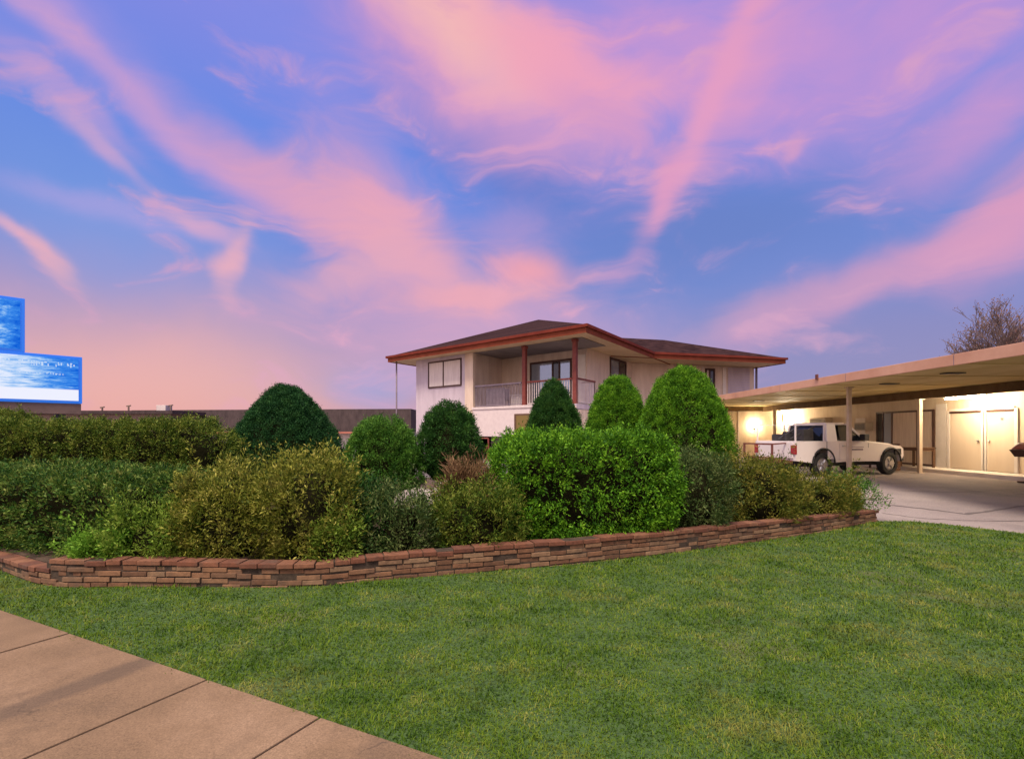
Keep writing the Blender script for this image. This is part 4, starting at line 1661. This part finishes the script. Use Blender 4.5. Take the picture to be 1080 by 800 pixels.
# local frame: x runs to the right end (0), y points away from the viewer
YA = 2.46
m = MB()
m.box(-Ls, 0, 0, .32, 2.44, 3.84, .012)
lowbox = m.build('lower_box', 'sign_blue_lit', SG_)
u_end = -1.28
m = MB()
m.box(-Ls, u_end, .0, .32, 3.845, 5.36, .012)
upbox = m.build('upper_box', 'sign_blue_lit', SG_)
MB().box(-Ls + .1, -.09, -.016, -.002, 2.52, 3.76).build('sign_face', 'sign_face_lower', lowbox)
MB().box(-Ls + .1, u_end - .10, -.016, -.002, 3.92, 5.28).build('sign_face', 'sign_face_upper', upbox)
# faded, unreadable lettering: short broken strokes in two rows
m = MB()
rs = random.Random(3)
for (z, hgt, xa, xb) in ((3.50, .14, -.62, -.16), (3.50, .14, -2.5, -.78), (3.26, .05, -1.6, -.42)):
    x = xa
    while x < xb:
        w = rs.uniform(.03, .07)
        for k in range(3):
            if rs.random() < .68:
                m.box(x, x + w * rs.uniform(.5, 1), -.024, -.018, z + hgt * k / 3, z + hgt * (k + rs.uniform(.5, .95)) / 3)
        x += w + rs.uniform(.01, .025)
m.build('faded_print', 'sign_print', lowbox)
MB().box(-Ls, -.02, .03, .29, 2.12, 2.435, .01).build('sign_skirt', 'far_brown_wall', SG_)
for x in (-.5, -Ls + .5):
    MB().box(x - .12, x + .12, .06, .28, -.1, 2.118).build('sign_post', 'dark_metal', SG_)

# ------------------------------------------------------------------ low building behind
FB = thing('low_building', 'long low building with deep dark brown roof band and pale wall behind the evergreens', 'building', (-18, 44, .18))
MB().box(-13.4, 9.4, .3, 9, -.2, 1.38).build('wall', 'far_wall', FB)
MB().loft([(-13.8, -.3, 1.42), (9.7, -.3, 1.42), (9.7, 9.5, 1.42), (-13.8, 9.5, 1.42)], [(-13.6, .1, 3.2), (9.6, .1, 3.32), (9.6, 9.2, 3.32), (-13.6, 9.2, 3.2)], .01).build('roof', 'far_roof', FB)
MB().box(-13.85, 9.75, -.38, -.1, 1.27, 1.415).build('eave_trim', 'far_trim', FB)
LB = thing('low_building', 'grey brown flat roofed building seen under the blue sign', 'building', (-32.0, 40, .18))
MB().box(-12, 6.3, 0, 8, -.2, 2.75).build('wall', 'far_brown_wall', LB)
MB().box(-12.3, 6.6, -.3, 8.3, 2.752, 3.0).build('roof', 'far_roof', LB)
m = MB()
for x, h in ((.9, .25), (2.9, .36), (5.3, .2), (6.1, .4)):
    m.tube([(x, .3, 3.0), (x, .3, 3.0 + h)], .06, 8)
    m.tube([(x - .16, .3, 3.0 + h), (x + .16, .3, 3.0 + h + .04)], .05, 8)
m.build('roof_vent', 'far_brown_wall', LB)
MB().box(5.2, 5.9, .0, .8, 3.001, 3.42, .02).build('roof_unit', 'far_wall', LB)


# ------------------------------------------------------------------ bare trees behind the carport
def bare_tree(label, pos, height, spread, seed, trunk_r=.22):
    r = random.Random(seed)
    t = thing('bare_tree', label, 'tree', pos, 0, 'bare trees behind the carport')
    wood, twigs, buds = MB(), MB(), []

    def grow(p, d, ln, rad, lvl):
        pts, radii = [p], [rad]
        q, dd = p.copy(), d.copy()
        nseg = 4 if lvl < 3 else 3
        for k in range(nseg):
            dd = (dd + Vector((r.uniform(-1, 1), r.uniform(-1, 1), r.uniform(-.5, .9))) * .17).normalized()
            q = q + dd * ln / nseg
            pts.append(q.copy())
            radii.append(rad * (1 - .5 * (k + 1) / nseg))
        (wood if lvl < 3 else twigs).tube(pts, radii, 7 if lvl < 2 else (5 if lvl < 3 else 3), lvl < 3)
        if lvl >= 3:
            buds.append((pts[-1], rad))
        if lvl >= 5:
            return
        n = (6, 6, 5, 4, 3)[lvl]
        for k in range(n):
            i = r.uniform(.35, 1.0) * nseg if lvl else r.uniform(.6, 1.0) * nseg
            a = int(min(i, nseg - 1e-3))
            base = pts[a].lerp(pts[a + 1], i - a)
            ang = r.uniform(0, 6.28)
            ref = Vector((math.cos(ang), math.sin(ang), 0))
            nd = (dd * r.uniform(.6, 1.0) + ref * r.uniform(.5, .95) * spread + Vector((0, 0, .22))).normalized()
            grow(base, nd, ln * r.uniform(.6, .78), max(radii[a] * .6, .02), lvl + 1)

    grow(Vector((0, 0, 0)), Vector((.03, 0, 1)), height * .36, trunk_r, 0)
    wood.build('trunk', 'bare_wood', t)
    tw = twigs.build('branches', 'bare_wood', t)
    m = MB()
    for p, rad in buds:
        for k in range(2):
            o = Vector((r.uniform(-.1, .1), r.uniform(-.1, .1), r.uniform(-.08, .1)))
            s = r.uniform(.05, .1)
            m.face([p + o, p + o + Vector((s, s * r.uniform(-1, 1), s * .5)), p + o + Vector((s * .4, -s * .3, s * 1.3))])
    m.build('buds', 'dry_bud', t)
    return t


bare_tree('bare twiggy brown tree rising above the carport roof', (33.6, 36, .1), 11.0, .9, 5)
bare_tree('second bare tree with thinner twigs at the picture edge', (38.4, 36.5, .1), 10.0, .9, 9, .18)

# ------------------------------------------------------------------ sky and light
world = bpy.data.worlds.new('World')
SC.world = world
world.use_nodes = True
nt = world.node_tree
nt.nodes.clear()
wo = nt.nodes.new('ShaderNodeOutputWorld')
bg = nt.nodes.new('ShaderNodeBackground')
L(nt, bg.outputs[0], wo.inputs[0])
SKY_S = .1
bg.inputs['Strength'].default_value = SKY_S
SUN_EL, SUN_AZ = 60.0, 200.0        # the afterglow stands behind the camera, a little to its left (azimuth clockwise from +Y)
tc = nt.nodes.new('ShaderNodeTexCoord')
D_ = tc.outputs['Generated']
sep = N(nt, 'ShaderNodeSeparateXYZ')
L(nt, D_, sep.inputs[0])
az = N(nt, 'ShaderNodeMath', operation='ARCTAN2')
L(nt, sep.outputs['X'], az.inputs[0])
L(nt, sep.outputs['Y'], az.inputs[1])
el = N(nt, 'ShaderNodeMath', operation='ARCSINE')
L(nt, sep.outputs['Z'], el.inputs[0])
ae = N(nt, 'ShaderNodeCombineXYZ')
L(nt, az.outputs[0], ae.inputs['X'])
L(nt, el.outputs[0], ae.inputs['Y'])
# warp the cloud field
nw = N(nt, 'ShaderNodeTexNoise', i_Scale=3.2, i_Detail=4, i_Roughness=.55)
L(nt, D_, nw.inputs['Vector'])
sb = N(nt, 'ShaderNodeVectorMath', operation='SUBTRACT')
L(nt, nw.outputs['Color'], sb.inputs[0])
sb.inputs[1].default_value = (.5, .5, .5)
sm = N(nt, 'ShaderNodeVectorMath', operation='MULTIPLY')
L(nt, sb.outputs[0], sm.inputs[0])
sm.inputs[1].default_value = (.17, .13, 0)
wv = N(nt, 'ShaderNodeVectorMath', operation='ADD')
L(nt, ae.outputs[0], wv.inputs[0])
L(nt, sm.outputs[0], wv.inputs[1])
# wisp texture, stretched along the streaks
wm = N(nt, 'ShaderNodeMapping')
wm.inputs['Rotation'].default_value = (0, 0, R(24))
wm.inputs['Scale'].default_value = (2.4, 6.5, 1)
L(nt, wv.outputs[0], wm.inputs['Vector'])
nf = N(nt, 'ShaderNodeTexNoise', i_Scale=2.2, i_Detail=6, i_Roughness=.55, i_Distortion=.7)
L(nt, wm.outputs[0], nf.inputs['Vector'])
wisp = N(nt, 'ShaderNodeMapRange', i_1=.3, i_2=.7, i_3=-.17, i_4=.15)
L(nt, nf.outputs['Fac'], wisp.inputs['Value'])


def aepx(px, py):
    u, v = (px - 540) / F, (HY - py) / F
    a = math.atan(u)
    return a, math.atan(v * math.cos(a))


# clear sky by height
er = N(nt, 'ShaderNodeMapRange', i_1=0.0, i_2=1.0)
L(nt, el.outputs[0], er.inputs['Value'])
base = ramp(nt, [(0.0, lin(150, 126, 172)), (.10, lin(132, 124, 182)), (.24, lin(104, 128, 205)), (.45, lin(98, 132, 222)), (.62, lin(126, 132, 222)), (1.0, lin(140, 138, 215))])
L(nt, er.outputs['Result'], base.inputs['Fac'])
col = base.outputs['Color']
# a lighter clearer blue at left
strokes = [
    # px, py, half length px, half width px, tilt deg (rising to the right), weight, colour, wispy edge?
    (110, 235, 210, 75, -8, .8, lin(108, 146, 220), 0),
    (560, 190, 130, 42, -28, .8, lin(96, 114, 194), 0),
    (760, 250, 210, 66, 6, .85, lin(94, 116, 188), 0),
    (450, 30, 60, 60, 0, .0, lin(92, 126, 210), 0),
    (300, 40, 90, 40, -30, .5, lin(126, 136, 224), 0),
    (900, 370, 360, 70, 6, .7, lin(128, 120, 178), 0),
    (110, 405, 440, 98, 0, .95, lin(226, 166, 168), 0),
    (60, 440, 460, 46, 0, .6, lin(232, 166, 160), 0),
    (510, 350, 190, 52, -4, .8, lin(204, 152, 186), 1),
    (400, 398, 46, 22, 0, .6, lin(134, 148, 214), 1),
    # upper right veil
    (900, 55, 300, 78, 4, .85, lin(196, 142, 204), 1),
    (1050, 130, 150, 40, 14, .7, lin(206, 144, 198), 1),
    (690, 60, 150, 60, -10, .75, lin(206, 146, 202), 1),
    # bright cloud at the top
    (500, 60, 190, 58, -24, 1.0, lin(226, 154, 190), 1),
    (485, 24, 110, 36, -24, 1.0, lin(240, 182, 178), 1),
    (590, 70, 110, 34, -22, .9, lin(240, 158, 180), 1),
    (640, 140, 70, 18, -30, .6, lin(206, 146, 194), 1),
    # the sharp streak
    (742, 118, 150, 15, 58, .8, lin(234, 154, 184), 1),
    (770, 90, 120, 30, 54, .6, lin(224, 150, 190), 1),
    (690, 206, 40, 14, 75, .8, lin(222, 148, 186), 1),
    # streak at right
    (930, 290, 230, 26, 22, .9, lin(206, 144, 182), 1),
    (1080, 225, 120, 46, 28, .9, lin(216, 146, 182), 1),
    (800, 338, 110, 18, 14, .6, lin(178, 140, 184), 1),
    # left bands
    (120, 75, 210, 30, -25, .42, lin(184, 150, 212), 1),
    (40, 20, 110, 14, -22, .5, lin(210, 158, 200), 1),
    (80, 110, 90, 13, -28, .5, lin(204, 156, 204), 1),
    (112, 156, 60, 9, -32, .75, lin(206, 160, 200), 1),
    (200, 150, 120, 16, -28, .7, lin(196, 152, 206), 1),
    (300, 195, 120, 24, -22, .8, lin(224, 156, 184), 1),
    # the lobe in the middle
    (395, 225, 90, 54, -38, .95, lin(230, 158, 180), 1),
    (415, 268, 100, 36, -30, .95, lin(228, 160, 178), 1),
    (370, 290, 70, 22, 30, .7, lin(220, 160, 182), 1),
    (560, 288, 46, 19, -6, .95, lin(242, 156, 164), 1),
    (500, 315, 90, 13, 0, .75, lin(236, 160, 170), 1),
    (545, 250, 60, 24, 0, .5, lin(190, 146, 196), 1),
    # small hooks at left
    (10, 240, 46, 8, -22, .7, lin(234, 172, 186), 1),
    (62, 272, 34, 13, -45, .65, lin(238, 172, 178), 1),
    (120, 225, 120, 14, -6, .5, lin(182, 158, 216), 1),
    (225, 246, 46, 11, -24, .85, lin(212, 162, 196), 1),
    (254, 284, 42, 12, -100, .9, lin(232, 168, 182), 1),
    (828, 155, 15, 9, 30, .75, lin(212, 150, 190), 1),
]
for (px, py, hl, hw, tilt, wgt, colr, wi) in strokes:
    a, e = aepx(px, py)
    k = 1 / (F * (1 + ((px - 540) / F) ** 2)) ** 1.0
    mp = N(nt, 'ShaderNodeMapping', vector_type='TEXTURE')
    mp.inputs['Location'].default_value = (a, e, 0)
    mp.inputs['Rotation'].default_value = (0, 0, R(tilt))
    ky = 1 / F * math.cos(a)
    t = R(tilt)
    kl = math.hypot(math.cos(t) * k, math.sin(t) * ky)
    kw_ = math.hypot(math.sin(t) * k, math.cos(t) * ky)
    mp.inputs['Scale'].default_value = (hl * kl * (1.08 if wi else 1), hw * kw_ * (1.14 if wi else 1), 1)
    L(nt, wv.outputs[0], mp.inputs['Vector'])
    fl = N(nt, 'ShaderNodeVectorMath', operation='MULTIPLY')
    L(nt, mp.outputs[0], fl.inputs[0])
    fl.inputs[1].default_value = (1, 1, 0)
    dt = N(nt, 'ShaderNodeVectorMath', operation='DOT_PRODUCT')
    L(nt, fl.outputs[0], dt.inputs[0])
    L(nt, fl.outputs[0], dt.inputs[1])
    ng = N(nt, 'ShaderNodeMath', operation='MULTIPLY')
    L(nt, dt.outputs['Value'], ng.inputs[0])
    ng.inputs[1].default_value = -1.0
    ex = N(nt, 'ShaderNodeMath', operation='EXPONENT')
    L(nt, ng.outputs[0], ex.inputs[0])
    mu = N(nt, 'ShaderNodeMath', operation='MULTIPLY', use_clamp=True)
    L(nt, ex.outputs[0], mu.inputs[0])
    mu.inputs[1].default_value = wgt
    f_ = mu.outputs[0]
    if wi:
        m2 = N(nt, 'ShaderNodeMath', operation='ADD')
        L(nt, ex.outputs[0], m2.inputs[0])
        L(nt, wisp.outputs['Result'], m2.inputs[1])
        m3 = N(nt, 'ShaderNodeMapRange', i_1=.02, i_2=1.14, i_3=0.0, i_4=wgt, interpolation_type='SMOOTHSTEP')
        L(nt, m2.outputs[0], m3.inputs['Value'])
        f_ = m3.outputs['Result']
    mx = N(nt, 'ShaderNodeMix', data_type='RGBA')
    L(nt, f_, mx.inputs['Factor'])
    L(nt, col, mx.inputs['A'])
    mx.inputs['B'].default_value = c4(colr)
    col = mx.outputs['Result']
# afterglow behind the camera, where the sun went down
glow_dir = Vector((math.sin(R(SUN_AZ)) * math.cos(R(14)), math.cos(R(SUN_AZ)) * math.cos(R(14)), math.sin(R(14))))
dg = N(nt, 'ShaderNodeVectorMath', operation='DOT_PRODUCT')
L(nt, D_, dg.inputs[0])
dg.inputs[1].default_value = glow_dir
gm = N(nt, 'ShaderNodeMapRange', i_1=-.05, i_2=1.0, i_3=0.0, i_4=1.0, interpolation_type='SMOOTHSTEP')
L(nt, dg.outputs['Value'], gm.inputs['Value'])
gs = N(nt, 'ShaderNodeVectorMath', operation='SCALE')
gs.inputs[0].default_value = (1.15, .88, .68)
L(nt, gm.outputs['Result'], gs.inputs['Scale'])
# zenith: unseen brightness added overhead as extra top light
zm = N(nt, 'ShaderNodeMapRange', i_1=.85, i_2=1.45, i_3=0.0, i_4=1.0, interpolation_type='SMOOTHSTEP')
L(nt, el.outputs[0], zm.inputs['Value'])
zs = N(nt, 'ShaderNodeVectorMath', operation='SCALE')
zs.inputs[0].default_value = (2.6, 2.3, 1.9)
L(nt, zm.outputs['Result'], zs.inputs['Scale'])
ns = N(nt, 'ShaderNodeTexSky', sky_type='NISHITA', sun_disc=False)
ns.sun_elevation = R(SUN_EL * .1)
ns.sun_rotation = R(SUN_AZ)
nsc = N(nt, 'ShaderNodeVectorMath', operation='SCALE')
L(nt, ns.outputs[0], nsc.inputs[0])
nsc.inputs['Scale'].default_value = .02
s1 = N(nt, 'ShaderNodeVectorMath', operation='ADD')
s2 = N(nt, 'ShaderNodeVectorMath', operation='ADD')
s3 = N(nt, 'ShaderNodeVectorMath', operation='ADD')
L(nt, col, s1.inputs[0])
L(nt, gs.outputs[0], s1.inputs[1])
L(nt, s1.outputs[0], s2.inputs[0])
L(nt, zs.outputs[0], s2.inputs[1])
L(nt, s2.outputs[0], s3.inputs[0])
L(nt, nsc.outputs[0], s3.inputs[1])
fin = N(nt, 'ShaderNodeVectorMath', operation='SCALE')
L(nt, s3.outputs[0], fin.inputs[0])
fin.inputs['Scale'].default_value = 1 / SKY_S
L(nt, fin.outputs[0], bg.inputs['Color'])

sun = bpy.data.lights.new('sun', 'SUN')
sun.energy = 4.3
sun.angle = R(16)
sun.color = (1.0, .88, .70)
so_ = bpy.data.objects.new('sun', sun)
COL.objects.link(so_)
dirv = -Vector((math.sin(R(SUN_AZ)) * math.cos(R(SUN_EL)), math.cos(R(SUN_AZ)) * math.cos(R(SUN_EL)), math.sin(R(SUN_EL))))
so_.rotation_euler = dirv.to_track_quat('-Z', 'Y').to_euler()

# ------------------------------------------------------------------ camera
cam = bpy.data.cameras.new('camera')
cam.sensor_width = 36
cam.lens = F / 1080 * 36
cam.shift_y = (HY - 400) / 1080
cam.clip_start = .05
cam.clip_end = 3000
cob = bpy.data.objects.new('camera', cam)
COL.objects.link(cob)
cob.location = (0, 0, EYE)
cob.rotation_euler = (R(90), 0, 0)
SC.camera = cob

vs = SC.view_settings
vs.view_transform = 'Standard'
vs.look = 'None'
vs.exposure = 0
vs.gamma = 1
vs.use_curve_mapping = False
SC.cycles.use_denoising = True
SC.cycles.max_bounces = 6
SC.cycles.diffuse_bounces = 4
SC.cycles.transmission_bounces = 3
SC.cycles.sample_clamp_indirect = 4
